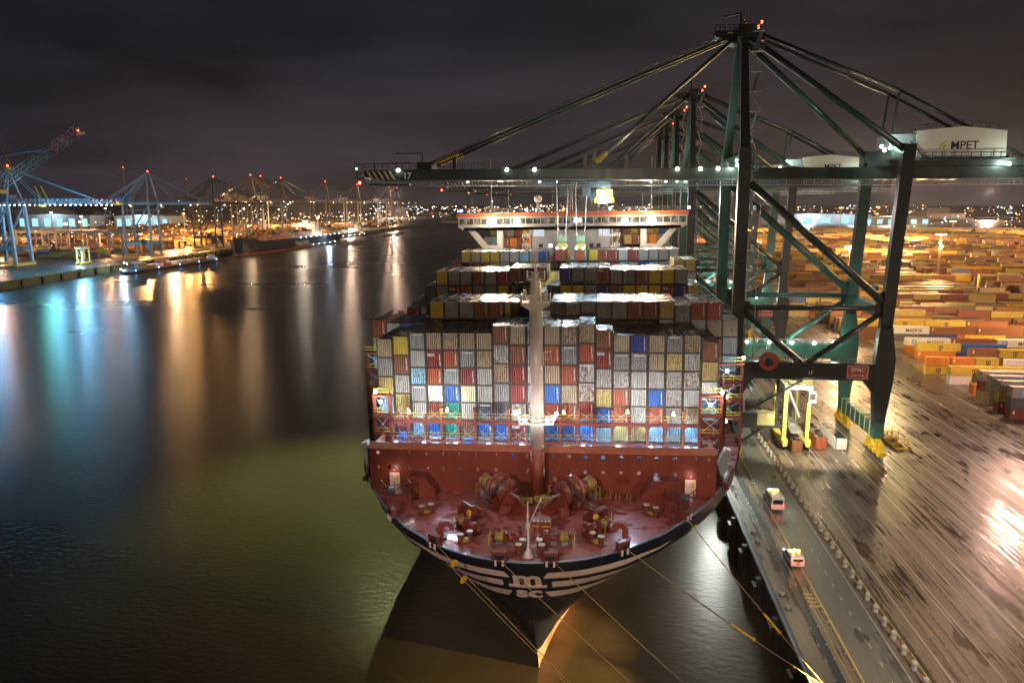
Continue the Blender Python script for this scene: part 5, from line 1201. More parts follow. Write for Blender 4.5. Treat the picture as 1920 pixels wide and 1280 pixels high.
yrow(262.0, 140.6, 1, [('P', 'm'), ('P', '')], 'raised beside the short orange stacks', 13.6)
yrow(262.0, 140.6, 0, [('W', ''), ('M', '')], 'below the raised white pair beside the short stacks')
yrow(280.8, 137.8, 1, [('N', 'c', 9.5), ('Y', 'm', 9.5), ('N', 'c', 9.5)], 'top level behind the white box')
yrow(280.8, 137.8, 0, [('A', '', 9.5), ('N', '', 9.5), ('M', '', 9.5)], 'bottom level behind the white box')
yrow(290.6, 123.8, 0, [('A', 'c'), ('U', ''), ('M', '')], 'bottom of the row with blue box')
yrow(290.6, 123.8, 1, [('Y', 'm', 15.2), ('U', '', 15.2)], 'top of the row with blue box', 15.2)
yrow(301.9, 124.2, 0, [('A', ''), ('M', ''), ('N', '')], 'bottom level under the pair of star boxes')
yrow(301.9, 124.2, 1, [('P', 'k', 16), ('N', 'c', 16), ('P', 'k', 16)], 'top level of the row with two star boxes', 16)
yrow(312.0, 119.3, 0, [('W', ''), ('V', '')], 'bottom level of the row behind the star boxes')
yrow(312.0, 119.3, 1, [('D', ''), ('V', '')], 'middle level of the row behind the star boxes')
yrow(312.0, 119.3, 2, [('P', 'k', 17), ('N', 'c', 17), ('N', 'c', 17), ('P', 's', 17)], 'top level of the row behind the star boxes', 17)
yrow(305.5, 114.6, 0, [('W', 's', 5.0)], 'below the dark red box at the yard corner'); yrow(305.5, 114.6, 1, [('M', 'c', 5.0)], 'at the upper left corner of the yard front')
yrow(329.8, 109.0, 2, [('Y', 'm', 16), ('Y', 'm', 16), ('Y', 'm', 16), ('N', 'c', 16)], 'top level of long lettered row', 16)
# the rest of the yard as one mass
bx_ = []; random.seed(11)
ypal = [(.40, .32, .09)]*7 + [(.20, .095, .055)]*8 + [(.34, .14, .06)]*3 + [(.42, .35, .22)]*2 + [(.20, .055, .04)]*4 + [(.42, .42, .38)]*1 + [(.07, .10, .26)] + [(.60, .33, .03)]*3 + [(.14, .14, .12)]*2
for x in range(4): bx_.append((109+x*16.2, 330, 6.05, 124.8+x*16.2, 332.5, 11.7, random.choice(ypal)))
y = 338.0; r_ = 0
while y < 1250:
    r_ += 1
    if y < 560: x = 112 if y < 395 else 98
    elif y < 800: x = 98 
    else: x = 98
    x += random.uniform(0, 3)
    hmax = random.choice([1, 2, 2, 2, 3]); xe = 720 if y > 500 else 470
    while x < xe:
        ln = 13.6 if random.random() < .85 else 7
        if 236 < x < 262 or 372 < x < 398 or 520 < x < 545: x += ln; continue
        if y < 430 and (0 <= (x-130) % 400 < 0): pass
        h = max(0, hmax + random.choice([-2, -1, 0, 0, 0, 0]))
        if random.random() < .07: h = 0
        for l in range(h):
            co = random.choice(ypal); bx_.append((x, y, GZ+l*2.9, x+ln, y+2.5, GZ+l*2.9+2.86, co))
        x += ln+.3
    y += 4.2 if y < 700 else 6
    if r_ % 17 == 0: y += 16
for k in range(500):
    x = random.uniform(110, 1200); y = random.uniform(1250, 1700); n = random.choice([2, 3, 4]); co = random.choice(ypal)
    bx_.append((x, y, GZ, x+14*n, y+8, GZ+random.choice([3, 6, 8.7]), co))
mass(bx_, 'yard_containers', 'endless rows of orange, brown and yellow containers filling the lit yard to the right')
# ---- containers, straddle carrier, spreader rack on the apron
def abox(x, y, code, label, w=2.7): 
    o = container(code, 2.85, (x, y, GZ+.03), label, door=(code == 'P'), group=None); o.scale = (1.08, 1.08, 1.0); return o
abox(59.2, 176.8, 'R', 'orange red container standing on the apron right beside the yellow straddle carrier')
abox(63.7, 176.8, 'P', 'white container standing on the apron between the orange box and the crane wheels')
abox(49.6, 199, 'R', 'orange red container on the apron behind the yellow straddle carrier')
def straddle(loc, label, scale=1.0, grp=None, code='M'):
    M_YEL = metal('carrier_yellow', (.68, .58, .14), .45, rust=.2)
    t = empty('straddle_carrier', loc); tag(t, label, 'straddle carrier', grp)
    for sx in (-2.3, 2.3):
        for sy in (-4.4, 4.4): b = MB(); b.box(sx-.38, sy-.5, 1.9, sx+.38, sy+.5, 12.6); b.build('leg', M_YEL, t)
    b = MB()
    for sx in (-2.3, 2.3): b.box(sx-.45, -5.2, 12.6, sx+.45, 5.2, 13.6)
    for sy in (-4.4, 4.4): b.box(-1.85, sy-.5, 12.7, 1.85, sy+.5, 13.55)
    b.box(-1.85, -3.5, 12.9, 1.85, 3.6, 13.3); 
    for k in range(5): b.box(-1.5+.2*k, -3+k*1.4, 13.3, .4+.25*k, -2.2+k*1.4, 14.1)
    b.build('top_frame', metal('carrier_white', (.66, .66, .58), .5, rust=.2), t)
    b = MB(); b.rail([(-2.7, -5.2, 13.6), (-2.7, 5.2, 13.6)], 1, 1.6, .05); b.rail([(2.7, -5.2, 13.6), (2.7, 5.2, 13.6)], 1, 1.6, .05); b.rail([(-2.7, -5.2, 13.6), (2.7, -5.2, 13.6)], 1, 1.6, .05); b.build('hand_rail', M_YEL, t)
    for sx in (-2.3, 2.3):
        b = MB(); b.box(sx-.42, -6.2, .9, sx+.42, 6.2, 2.1)
        for k in range(12): b.box(sx-.55, -6+k*1.0, 1.2, sx+.55, -5.9+k*1.0, 2.4)
        b.build('side_beam', M_YEL, t)
        for k in range(4):
            b = MB(); y = (-5.2, -3.5, 3.2, 4.9)[k]; b.cyl((sx-.3, y, .72), (sx+.3, y, .72), .72, n=18, mi=0); b.cyl((sx-.33, y, .72), (sx+.33, y, .72), .36, n=12, mi=1); b.build('wheel', [M_BLACK, M_GREYM], t, True)
    b = MB(); b.box(-1.15, -5.6, 3.6, 1.15, 5.6, 4.1); b.box(-.8, -2, 4.1, .8, 2, 4.7)
    for x in (-.9, .9): b.cyl((x, -1.6, 4.6), (x, -1.6, 12.9), .05, n=5); b.cyl((x, 1.6, 4.6), (x, 1.6, 12.9), .05, n=5)
    b.build('spreader', M_GREYM, t)
    b = MB(); b.bar((-1.8, -4.6, 12.4), (.6, -4.6, 6.8), .4); b.bar((-2.1, -4.4, 12.2), (-2.1, -4.4, 4), .3); b.build('hoist_frame', M_GREYM, t)
    b = MB(); b.box(1.9, -6.0, 10.2, 3.3, -4.4, 12.4, 0); b.box(2.0, -6.03, 10.8, 3.2, -6.0, 12.2, 1); b.build('cab', [metal('carrier_white', (.66, .66, .58), .5), M_BLACK], t)
    b = MB(); b.cyl((-2.6, -5.6, 13.7), (-2.6, -5.6, 14.0), .18, n=8); b.build('beacon', G_SOD, t)
    t.scale = (scale, scale, scale); return t
sc = straddle((53.2, 182.0, GZ+.02), 'tall yellow straddle carrier with white top standing over a brown container', 1.12); 
container('N', 2.7, (53.2, 174.2, GZ+.03), 'brown container on the ground between the wheels of the yellow straddle carrier')
lamp((55, 163, 22), 42e3, (1, .92, .66), .3, (56, 178, 8), 110, .6)  # unseen spot added to brighten the straddle carrier and its boxes
# yellow spreader rack
t = empty('spreader_rack', (77.6, 178.5, GZ)); tag(t, 'yellow steel spreader frame lying on the apron by the crane leg', 'spreader frame')
b = MB()
for x in (-1.3, 1.3): b.box(x-.15, 0, .1, x+.15, 16, .6)
for y in (0, 4, 8, 12, 16): b.box(-1.3, y-.15, .1, 1.3, y+.15, .6)
b.build('base_frame', M_YEL, t)
b = MB()
for y in (0, 6, 10, 16):
    for x in (-1.3, 1.3): b.box(x-.12, y-.12, .6, x+.12, y+.12, 2.9)
    b.box(-1.3, y-.12, 2.7, 1.3, y+.12, 2.95); b.bar((-1.3, y, .6), (1.3, y, 2.7), .1)
for x in (-1.3, 1.3): b.bar((x, 0, 2.8), (x, 6, 1.6), .15); b.bar((x, 6, 2.8), (x, 10, 2.8), .15); b.bar((x, 10, 2.8), (x, 16, 1.8), .15)
b.build('upright_frame', M_YEL, t)
# vans
def vehicle(kind, loc, label):
    t = empty(kind, loc, (0, 0, R(1.5))); tag(t, label, 'van' if kind == 'parked_van' else 'car')
    body = metal('van_white', (.66, .66, .68), .3, var=.05); glass = metal('car_glass', (.02, .025, .03), .08)
    big = kind == 'parked_van'; Lh = 3.0 if big else 2.3; wd = 1.02 if big else .92; h = 2.6 if big else 1.75
    b = MB()
    prof = [(-Lh, .35), (Lh, .35), (Lh, .95), (Lh-.75, 1.15), (Lh-1.5, h-.1), (Lh-1.9, h), (-Lh+.15, h-.02), (-Lh, h-.35)] if big else [(-Lh, .3), (Lh, .3), (Lh, .75), (Lh-1.0, .98), (Lh-1.75, h-.08), (Lh-2.2, h), (-Lh+.35, h-.06), (-Lh+.05, 1.05)]
    b.prism([(-wd, y, z_) for y, z_ in prof], (2*wd, 0, 0)); o = b.build('body', body, t)
    bv = o.modifiers.new('bevel', 'BEVEL'); bv.width = .12; bv.segments = 3
    for sx in (-1, 1):
        for y in (-Lh+.85, Lh-.9):
            b = MB(); b.cyl((sx*(wd-.18), y, .36), (sx*(wd+.03), y, .36), .37, n=16, mi=0); b.cyl((sx*(wd-.1), y, .36), (sx*(wd+.04), y, .36), .2, n=10, mi=1); b.build('wheel', [M_BLACK, M_GREYM], t)
        b = MB(); b.prism([(sx*(wd+.005), Lh-2.6, 1.25 if big else 1.0), (sx*(wd+.005), Lh-1.15, 1.25 if big else 1.0), (sx*(wd+.005), Lh-1.65, h-.3), (sx*(wd+.005), Lh-2.6, h-.3)], (sx*.012, 0, 0)); b.prism([(sx*(wd+.005), -Lh+.5, 1.25 if big else 1.0), (sx*(wd+.005), Lh-2.75, 1.25 if big else 1.0), (sx*(wd+.005), Lh-2.75, h-.3), (sx*(wd+.005), -Lh+.5, h-.3)], (sx*.012, 0, 0)); b.build('side_window', glass, t)
        b = MB(); b.box(sx*(wd-.22), -Lh-.03, .85, sx*(wd-.02), -Lh+.03, 1.35 if big else 1.2); b.build('tail_light', glow('tail_light', (1, .08, .04), 5), t)
    b = MB(); b.box(-wd+.25, -Lh-.02, 1.4 if big else 1.1, wd-.25, -Lh+.03, h-.4 if big else h-.28); b.build('rear_window', glass, t)
    b = MB(); b.box(-.8, Lh-2.6, h, .8, Lh-2.3, h+.16); b.build('beacon', glow('amber_beacon', (1, .45, .06), 18), t)
    b = MB(); b.box(-.7, -Lh+.6, h+.01, -.62, Lh-2.9, h+.09); b.box(.62, -Lh+.6, h+.01, .7, Lh-2.9, h+.09); b.build('roof_rack', M_GREYM, t)
    if not big:
        b = MB(); b.box(-.25, -Lh-.025, .5, .25, -Lh, 1.1); b.box(-.25, -Lh+.4, h+.0, .25, Lh-2.6, h+.012); b.build('orange_stripe', metal('orange_tape', (.65, .25, .04), .4), t)
    lamp((0, Lh-2.4, h+.8), 160, (1, .5, .1), .15, parent=t)
    lamp((0, -Lh-.6, .9), 14, (1, .1, .05), .15, parent=t)
    hl = lamp((0, Lh+.2, .8), 900, (1, .95, .85), .15, (0, Lh+9, 0), 50, .5, parent=t)
    for sx in (-1, 1):
        b = MB(); b.box(sx*(wd-.3), Lh-.03, .6, sx*(wd-.05), Lh+.03, .85); b.build('headlight', glow('headlight', (1, .95, .85), 12), t)
    return t
v1 = vehicle('parked_van', (40.9, 141.5, GZ+.012), 'white high roofed van with amber beacon, farther up the quay road')
v2 = vehicle('parked_car', (39.0, 118.0, GZ+.012), 'white estate car with orange stripe and amber beacon, nearer on the quay road')
v1.scale = v2.scale = (1.12, 1.12, 1.05)
b = MB(); b.cyl((0, 0, 0), (0, 0, .75), .22, .04, 10); b.box(-.3, -.3, 0, .3, .3, .05); o = b.build('traffic_cone', metal('cone_orange', (.6, .12, .03), .5)); o.location = (48.4, 181, GZ+.01); tag(o, 'orange traffic cone standing by the far end of the bollard row', 'traffic cone')
# ---- mooring ropes
def rope(p, q, r, label, thick=None, disc=None):
    t = empty('mooring_line', p); tag(t, label, 'rope', 'mooring lines from the bow')
    P = Vector(p); Q = Vector(q); n = 18; pts = []
    for k in range(n+1):
        s = k/n; c = P.lerp(Q, s); c.z -= 4*(.012*(Q-P).length)*s*(1-s); pts.append(c-P)
    b = MB(); b.pipe(pts, r*.8, 6); b.build('rope', M_ROPE, t, True)
    if thick:
        b = MB(); i0 = int(n*thick); b.pipe(pts[i0:i0+3], r*2.2, 8); b.cyl(pts[i0+2], pts[i0+2]+(pts[i0+3]-pts[i0+2])*.1, r*3.5, n=8); b.build('chafe_sleeve', M_YEL, t, True)
    if disc:
        c = P.lerp(Q, disc); c.z -= 4*(.012*(Q-P).length)*disc*(1-disc); c -= P; d = (Q-P).normalized(); b = MB(); b.cyl(c-d*.03, c+d*.03, .48, n=20); b.build('rat_guard', metal('guard_yellow', (.62, .46, .02), .45), t)
    return t
def fp(x, y, z_=24.3): return tuple(sw(x, y, z_))
rope(fp(18.6, 89.0), (34.7, 83.8, 6.7), .07, 'thick mooring rope with yellow sleeve from the right bow to the nearest bollard', .6, .05)
rope(fp(11.4, 79.4), (34.7, 83.9, 6.7), .07, 'thick mooring rope with yellow sleeve running lowest on the right of the bow', .55)
rope(fp(3.4, 75.9), (34.7, 56.8, 6.7), .055, 'yellow mooring rope from the right of the bow emblem to the lower right', None)
rope(fp(-2.4, 75.8), (34.7, 50.4, 6.7), .055, 'yellow mooring rope crossing the bow emblem from the left fairlead', None)
rope(fp(-10.0, 79.0), (34.7, 40.2, 6.7), .055, 'yellow mooring rope with disc crossing under the bow, right of two', None, .05)
rope(fp(-11.6, 80.2), (34.7, 40.6, 6.7), .055, 'yellow mooring rope with disc crossing under the bow, left of two', None, .11)
# ---- masts
def mast_mesh():
    b = MB(); b.cyl((0, 0, 0), (0, 0, 1), .45, .25, 8); 
def high_mast(x, y, h, label, c=G_WARM, big=1.0):
    t = empty('high_mast', (x, y, GZ)); tag(t, label, 'lamp mast')
    b = MB(); b.cyl((0, 0, 0), (0, 0, h), .55*big, .3*big, 10)
    for k in range(int(h/1.2)): b.box(.45*big, -.3, k*1.2, 1.1*big, .3, k*1.2+.08)
    b.bar((1.1*big, 0, 0), (1.1*big, 0, h), .1); b.build('pole', metal('mast_steel', (.34, .24, .14), .5), t)
    b = MB(); b.ring((0, 0, h), (0, 0, 1), 2.0*big, 1.6*big, .3, 16); b.build('lamp_ring', M_GREYM, t)
    b = MB()
    for k in range(8): a = k*pi/4; b.cyl((1.8*big*cos(a), 1.8*big*sin(a), h-.2), (1.8*big*cos(a), 1.8*big*sin(a), h-.8), .3*big, .5*big, 8)
    b.build('lamps', c, t); return t
high_mast(127, 387, 36, 'tall lamp mast with bright white head between the legs of the nearest crane', G_WHITE)
high_mast(127, 224, 36, 'tall lamp mast beside the nearest yard stacks', G_WHITE); high_mast(150, 110, 36, 'tall lamp mast over the wet apron', G_WHITE)
for i, (x, y, h, lb) in enumerate(((433, 995, 36, 'orange lattice lamp mast rising over the middle of the yard'), (600, 1755, 36, 'slim orange lamp mast far away, left of the landside crane leg'), (556, 1512, 34, 'orange lamp mast seen right beside the landside crane leg'), (650, 1900, 50, 'distant lamp mast between the two landside crane legs'), (450, 1500, 50, 'distant lamp mast left of the far landside leg'), (720, 1330, 40, 'orange lamp mast at the right rear of the yard'), (240, 560, 36, 'lamp mast at the near left of the yard rows'), (840, 1620, 40, 'lamp mast near the far water at the right'))):
    high_mast(x, y, h, lb, G_SOD if i % 2 else G_WARM, 1.6)
HAZE = 0.000019
# ================================================================== FAR SIDES OF THE PORT
def bank(y):
    for (x0, y0), (x1, y1) in zip(BANK, BANK[1:]):
        if y <= y1: return x0+(x1-x0)*(y-y0)/(y1-y0)
    return BANK[-1][0]
def far_crane(cs, boom_up=False, house=(.07, .09, .14)):
    """waterside at local x=0, water toward +x"""
    mt = metal('far_crane_%s' % cs[0], cs[1], .4, var=.1, scale=.1); t = empty('quay_crane')
    def part(b, n, m=mt, sm=False): return b.build(n, m, t, sm)
    for yy in (-9, 9):
        for x in (0, -30):
            b = MB(); b.bar((x, yy, 3.5), (x, yy, 40), 1.8, 1.6); b.bar((x, yy, 40), (x, yy, 60), 1.6, 1.4); part(b, 'leg')
        b = MB(); b.box(-30, yy-.8, 14, 0, yy+.8, 17.2); b.prism([(-7, yy-.6, 14), (0, yy-.6, 14), (0, yy-.6, 5)], (0, 1.2, 0)); part(b, 'portal_beam')
        b = MB(); b.cyl((-29, yy, 18), (-1, yy, 53), .7, n=8); b.cyl((-30, yy, 50), (0, yy, 50), .5, n=6); part(b, 'brace')
        b = MB(); b.bar((0, yy, 60), (-3, yy*.3, 88), 1.5, 1.3); part(b, 'apex_post'); b = MB(); b.bar((-30, yy, 60), (-3, yy*.3, 88), 1.0, 1.0); part(b, 'back_strut')
    for x in (0, -30): b = MB(); b.box(x-1.5, -11, 1.6, x+1.5, 11, 4); part(b, 'bogie', M_YEL)
    b = MB(); b.cyl((-8, -10.2, 17.5), (-8, -9.4, 17.5), 3.2, n=20); part(b, 'cable_reel', M_BLACK)
    b = MB()
    for yy in (-3, 3):
        b.box(-58, yy-.7, 55.5, 3, yy+.7, 58.2)
        if not boom_up: b.box(3, yy-.7, 55.5, 66, yy+.7, 58)
        else: b.bar((2, yy, 57), (9, yy, 119), 1.4, 2.4)
    for k in range(8): b.box(-56+k*7.5, -3, 56, -55.3+k*7.5, 3, 57.5)
    part(b, 'boom')
    b = MB()
    for yy in (-3, 3):
        if not boom_up: b.cyl((-3, yy*.7, 88), (60, yy, 58), .42, n=6); b.cyl((-3, yy*.7, 88), (28, yy, 58), .42, n=6)
        else: b.cyl((-3, yy*.7, 88), (8, yy, 105), .4, n=5)
        b.cyl((-3, yy*.7, 88), (-56, yy, 58.5), .42, n=6); b.cyl((-3, yy*.6, 88), (-30, yy, 60), .5, n=6)
    part(b, 'stays')
    b = MB(); b.box(-42, -4.5, 59, -24, 4.5, 64.5); part(b, 'machinery_house', metal('far_house', house, .5))
    b = MB(); b.cyl((-3, 0, 89), (-3, 0, 90.2), .6, n=8); part(b, 'aviation_lamp', G_RED)
    b = MB()
    for x in (-25, 12, 46): b.cyl((x, -3.9, 55.4), (x, -3.9, 54.9), .34, n=6)
    part(b, 'crane_lamps', G_WARM)
    b = MB(); b.box(10, -3, 52, 13, 0, 54.5); part(b, 'operator_cab', metal('far_cab', (.5, .5, .45), .4))
    return t
spec = [(760, 'grey', (.22, .21, .20), 0, 'pale grey crane at the left, its portal feet yellow, behind the barges'), (915, 'dark', (.075, .07, .065), 0, 'dark crane right of the pale grey one on the far quay'), (1055, 'dark', (.075, .07, .065), 0, 'dark crane left of the moored blue ship, first of the crowded row'),
        (1095, 'dark', (.075, .07, .065), 0, 'dark crane closely overlapped by its left neighbour on the far quay'), (1170, 'dark', (.075, .07, .065), 0, 'dark crane above the bow of the moored far ship'), (1375, 'dark', (.075, .07, .065), 0, 'dark crane above the lit superstructure of the far ship'),
        (1570, 'dark', (.075, .07, .065), 0, 'dark crane with lowered boom just left of the raised booms'), (1850, 'dark', (.075, .07, .065), 1, 'far dark crane with raised boom, left of the two'), (1940, 'dark', (.075, .07, .065), 1, 'far dark crane with raised boom, right of the two')]
protos = {}
for y, nm, c, up, lb in spec:
    k = (nm, up)
    if k not in protos: protos[k] = o = far_crane((nm, c), bool(up))
    else: o = copy_tree(protos[k])
    o.location = (bank(y)-8, y, GZ); sc_ = 1.0 if y > 1000 else .95
    o.scale = (sc_, sc_, 1.0 + (.08 if y > 1000 else 0)); tag(o, lb, 'quay crane', 'cranes along the far quay')
# light blue lattice crane on the left, boom down, and its neighbour's raised boom
def lattice_boom(b, p, q, w, h, n, mi=0, endmi=1, endfrac=.75):
    p = Vector(p); q = Vector(q); d = q-p; up = Vector((0, 1, 0)).cross(d).normalized()
    if up.z < 0: up = -up
    for yy in (-w/2, w/2):
        for s in (0, 1):
            o = Vector((0, yy, 0)) + up*(h*s); m = p.lerp(q, endfrac)
            b.bar(p+o, m+o, .5, mi=mi); b.bar(m+o, q+o, .5, mi=endmi)
        for k in range(n):
            a = p.lerp(q, k/n)+Vector((0, yy, 0)); c = p.lerp(q, (k+1)/n)+Vector((0, yy, 0)); mm = mi if k/n < endfrac else (2 if k % 2 else endmi)
            if k % 2: b.bar(a, c+up*h, .3, mi=mm)
            else: b.bar(a+up*h, c, .3, mi=mm)
            b.bar(a, a+up*h, .25, mi=mm)
M_LB = metal('crane_light_blue', (.24, .32, .37), .4, var=.1, scale=.1); M_LRED = metal('boom_red', (.40, .05, .04), .45); M_LW = metal('boom_white', (.66, .62, .60), .45); M_LY = metal('platform_yellow', (.45, .30, .04), .5)
def lattice_crane(loc, label, raised):
    t = empty('lattice_crane', loc); tag(t, label, 'quay crane')
    def part(b, n, m=M_LB, sm=False): return b.build(n, m, t, sm)
    for yy in (-10, 10):
        for x in (0, -26):
            b = MB(); b.bar((x, yy, 3), (x-2.2 if x == 0 else x+1, yy, 56), 2.6, 2.2); part(b, 'leg')
        b = MB(); b.box(-26, yy-.8, 15, 0, yy+.8, 18.5); part(b, 'portal_beam')
        b = MB(); b.cyl((-25, yy, 19), (-3, yy, 54), 1.0, n=8); b.bar((-2.2, yy, 56), (-6, 0, 88), 1.2); b.bar((-24, yy, 58), (-6, 0, 88), .9); part(b, 'brace')
    for x in (0, -26): b = MB(); b.box(x-2, -12, 1.2, x+2, 12, 4); part(b, 'bogie', M_LY)
    b = MB(); b.box(-40, -4.5, 58, -4, 4.5, 64); b.box(-8, -5, 57, 4, 5, 59); part(b, 'machinery_house', metal('far_annex', (.14, .16, .18), .5))
    b = MB(); lattice_boom(b, (-50, 0, 56), (2, 0, 56), 6, 4.0, 14, 0, 0, .99)
    if raised: lattice_boom(b, (2, 0, 56), (91, 0, 108), 6, 5.5, 20, 0, 1, .72)
    else: lattice_boom(b, (2, 0, 56), (97, 0, 56), 6, 4.5, 22, 0, 1, .74)
    part(b, 'boom', [M_LB, M_LRED, M_LW])
    b = MB(); tip = (97, 56) if not raised else (91, 108)
    for yy in (-2, 2):
        b.cyl((-6, yy, 88), (tip[0]-22, yy, tip[1]+4-(14 if raised else 0)), .35, n=6); b.cyl((-6, yy, 88), (-48, yy, 60), .35, n=6)
        if not raised: b.cyl((-6, yy, 88), (22, yy, 60), .3, n=6)
    part(b, 'stays')
    b = MB(); b.box(-8, -4, 87, -3, 4, 89); part(b, 'platform', M_LY); b = MB(); b.box(tip[0]-4, -3.6, tip[1]-.6, tip[0]+1.5, 3.6, tip[1]+1.2)
    part(b, 'platform', M_LY)
    for q in (0, 6):
        b = MB(); b.bar((26+q, -2.5, 59), (20+q, -2.5, 72), .8) if not raised else b.bar((30+q, -2.5, 78+q*.6), (22+q, -2.5, 92+q*.6), .8); part(b, 'strut', M_LY)
    b = MB(); b.box(18, -3.6, 53.6, 25, 3.6, 55.6) if not raised else b.box(14, -4, 64, 24, 4, 67); part(b, 'platform', M_LY)
    b = MB(); b.cyl((-6, 0, 89), (-6, 0, 90.4), .7, n=8); b.cyl((tip[0]+1, -3.6, tip[1]+1), (tip[0]+1, -3.6, tip[1]+2), .5, n=8); part(b, 'aviation_lamp', G_RED)
    if not raised:
        b = MB()
        for k in range(28): b.cyl((-40+k*4.9, -3.2, 55.6), (-40+k*4.9, -3.2, 54.9), .45, n=8)
        part(b, 'boom_lamps', G_COOL)
    return t
lattice_crane((-513, 640, GZ), 'light blue crane with lowered lattice boom ending red and white, at the far left', False)
lattice_crane((-470, 545, GZ), 'lattice crane at the left picture edge with its boom raised, red and white tip', True)
for k in range(4): lamp((-480+k*22, 636, 58), 20e3, (.25, .62, 1), .8)
lamp((-455, 600, 46), 40e3, (.2, .7, 1), .8); lamp((-430, 560, 40), 14e3, (.2, 1, .7), .8)
# ---- barges and ships
def hull_mb(b, Ln, W2, z0, z1, bowlen, mi=0, sheer=0):
    st = [(-Ln/2, W2*.75), (-Ln/2+3, W2), (Ln/2-bowlen, W2), (Ln/2-bowlen*.5, W2*.82), (Ln/2-bowlen*.15, W2*.4), (Ln/2, .05)]
    vs = []
    for x, w2 in st:
        s = sheer*max(0, (x-(Ln/2-bowlen*1.4))/(bowlen*1.4))
        vs += [(-w2*.8, x - (2 if x > Ln/2-1 else 0), z0), (w2*.8, x-(2 if x > Ln/2-1 else 0), z0), (w2, x, z1+s), (-w2, x, z1+s)]
    fs = [(0, 1, 2, 3)]
    for i in range(len(st)-1):
        a = 4*i; fs += [(a, a+3, a+7, a+4), (a+1, a+5, a+6, a+2), (a+3, a+2, a+6, a+7)]
    b.add(vs, fs, mi)
def barge(loc, ang, Ln, label, blue=True):
    t = empty('cargo_barge', loc, (0, 0, ang)); tag(t, label, 'barge')
    b = MB(); hull_mb(b, Ln, 5.7, -.5, 2.2, 9); b.build('hull', metal('barge_hull', (.05, .06, .10), .4), t)
    b = MB(); hull_mb(b, Ln*.999, 5.75, 2.2, 2.7, 9); b.build('gunwale', metal('barge_gunwale', (.30, .38, .45), .4), t)
    b = MB(); b.box(-5.2, -Ln/2+13, 2.6, 5.2, Ln/2-11, 3.6); b.build('coaming', metal('barge_brown', (.18, .09, .05), .5), t)
    b = MB(); b.box(-4.5, -Ln/2+3, 2.6, 4.5, -Ln/2+12, 5.2); b.box(-3, -Ln/2+6, 5.2, 3, -Ln/2+10, 7.6); 
    b.build('wheelhouse', metal('barge_white', (.6, .6, .6), .4), t)
    b = MB(); b.box(-5.8, -Ln/2+6.5, 6.0, -5.7, Ln/2, 6.0001)
    for k in range(5): b = MB(); b.cyl((5.9, -Ln/2+8+k*(Ln-16)/4, 3.0), (6.1, -Ln/2+8+k*(Ln-16)/4, 3.0), .5, n=8); b.cyl((-5.9, -Ln/2+8+k*(Ln-16)/4, 3.0), (-6.1, -Ln/2+8+k*(Ln-16)/4, 3.0), .5, n=8); b.build('deck_lamp', G_BLUE if blue else G_COOL, t)
    b = MB(); b.cyl((0, Ln/2-5, 2.6), (0, Ln/2-5, 9), .1); b.cyl((0, Ln/2-5, 9), (0, Ln/2-5, 9.6), .35, n=8, mi=1); b.build('lamp_pole', [M_GREYM, G_WHITE], t)
    return t
ang = math.atan2(-(-414+416.8), (800-637))
# bow toward the camera
bg1 = barge((-415.5, 720, 0), pi, 164, 'long low container barge with blue lamps along its dark hull, left bank')
bg2 = barge((-426, 690, 0), pi, 80, 'smaller barge lying between the long barge and the mossy quay', False)
bg3 = barge((-424, 1150, 0), pi, 110, 'tank barge with cold white lamps beside the far blue ship', False); bg4 = barge((-478, 1460, 0), pi, 150, 'dark barge beyond the far container ship', False)
bx_ = []; random.seed(5)
n_ = 0
for k in range(9):
    for col_ in range(2):
        for l in range(random.choice([1, 1, 2])):
            code = random.choice('WBOMNDPW'); x = -420+col_*5.2; y = 652+k*13.6; n_ += 1
            o = empty('barge_container', (x+2.4, y, 3.65+l*2.6), (0, 0, pi/2)); tag(o, '%s container on the long barge, %s row from its bow, %s side%s' % (PAL[code][0], ORD[k], ('quay', 'water')[col_], ', on top' if l else ''), 'container')
            b = MB(); b.box(0, -2.3, 0, 12.6, 2.3, 2.55); b.box(-.02, -2.35, 0, .2, 2.35, 2.58); b.box(12.4, -2.35, 0, 12.62, 2.35, 2.58)
            for q in range(20): b.box(.4+q*.6, -2.36, .15, .55+q*.6, -2.3, 2.4)
            b.build('walls', CM[code], o)
lamp((-405, 700, 22), 20e3, (1, .75, .5), .5)  # this lamp and the next are added to brighten the barge boxes
lamp((-428, 655, 14), 20e3, (.8, .9, 1), .5)
# container ship at the far quay
t = empty('cargo_ship', (-437, 1062, 0), (0, 0, pi)); tag(t, 'dark blue container ship with orange boxes moored at the far quay, floodlit superstructure', 'container ship')
b = MB(); hull_mb(b, 340, 20, 1.5, 14.5, 40, sheer=5); b.build('hull', metal('far_hull', (.035, .04, .07), .4), t)
b = MB(); hull_mb(b, 337, 19.2, -1, 2.6, 38); b.cyl((0, 162, 0), (0, 173, .4), 3.2, 1.6, 12); b.build('boot_topping', metal('far_boot', (.50, .22, .14), .5), t, False)
b = MB(); b.box(-17, -70, 14, 17, -54, 34); b.box(-19.5, -66, 31, 19.5, -56, 33.5); b.box(-4, -70, 34, 4, -60, 38); b.box(-5, -88, 14, 5, -78, 36); b.build('superstructure', metal('far_white', (.8, .74, .66), .5), t)
b = MB()
for k in range(5): b.box(-17, -53.8, 17+k*3.2, 17, -53.7, 17.9+k*3.2)
b.build('cabin_windows', glow('far_windows', (1, .68, .4), 5), t)
b = MB(); b.cyl((0, 130, 18), (0, 130, 36), .5); b.cyl((0, 130, 34), (0, 130, 35.5), .9, n=8, mi=1); b.build('foremast', [M_GREYM, G_WARM], t)
tx = text('Hapag-Lloyd', 9.5, 'lettering', M_WHITE, (-20.25, 5, 8.4), (pi/2, 0, -pi/2), t, thick=.05, bold=.05)
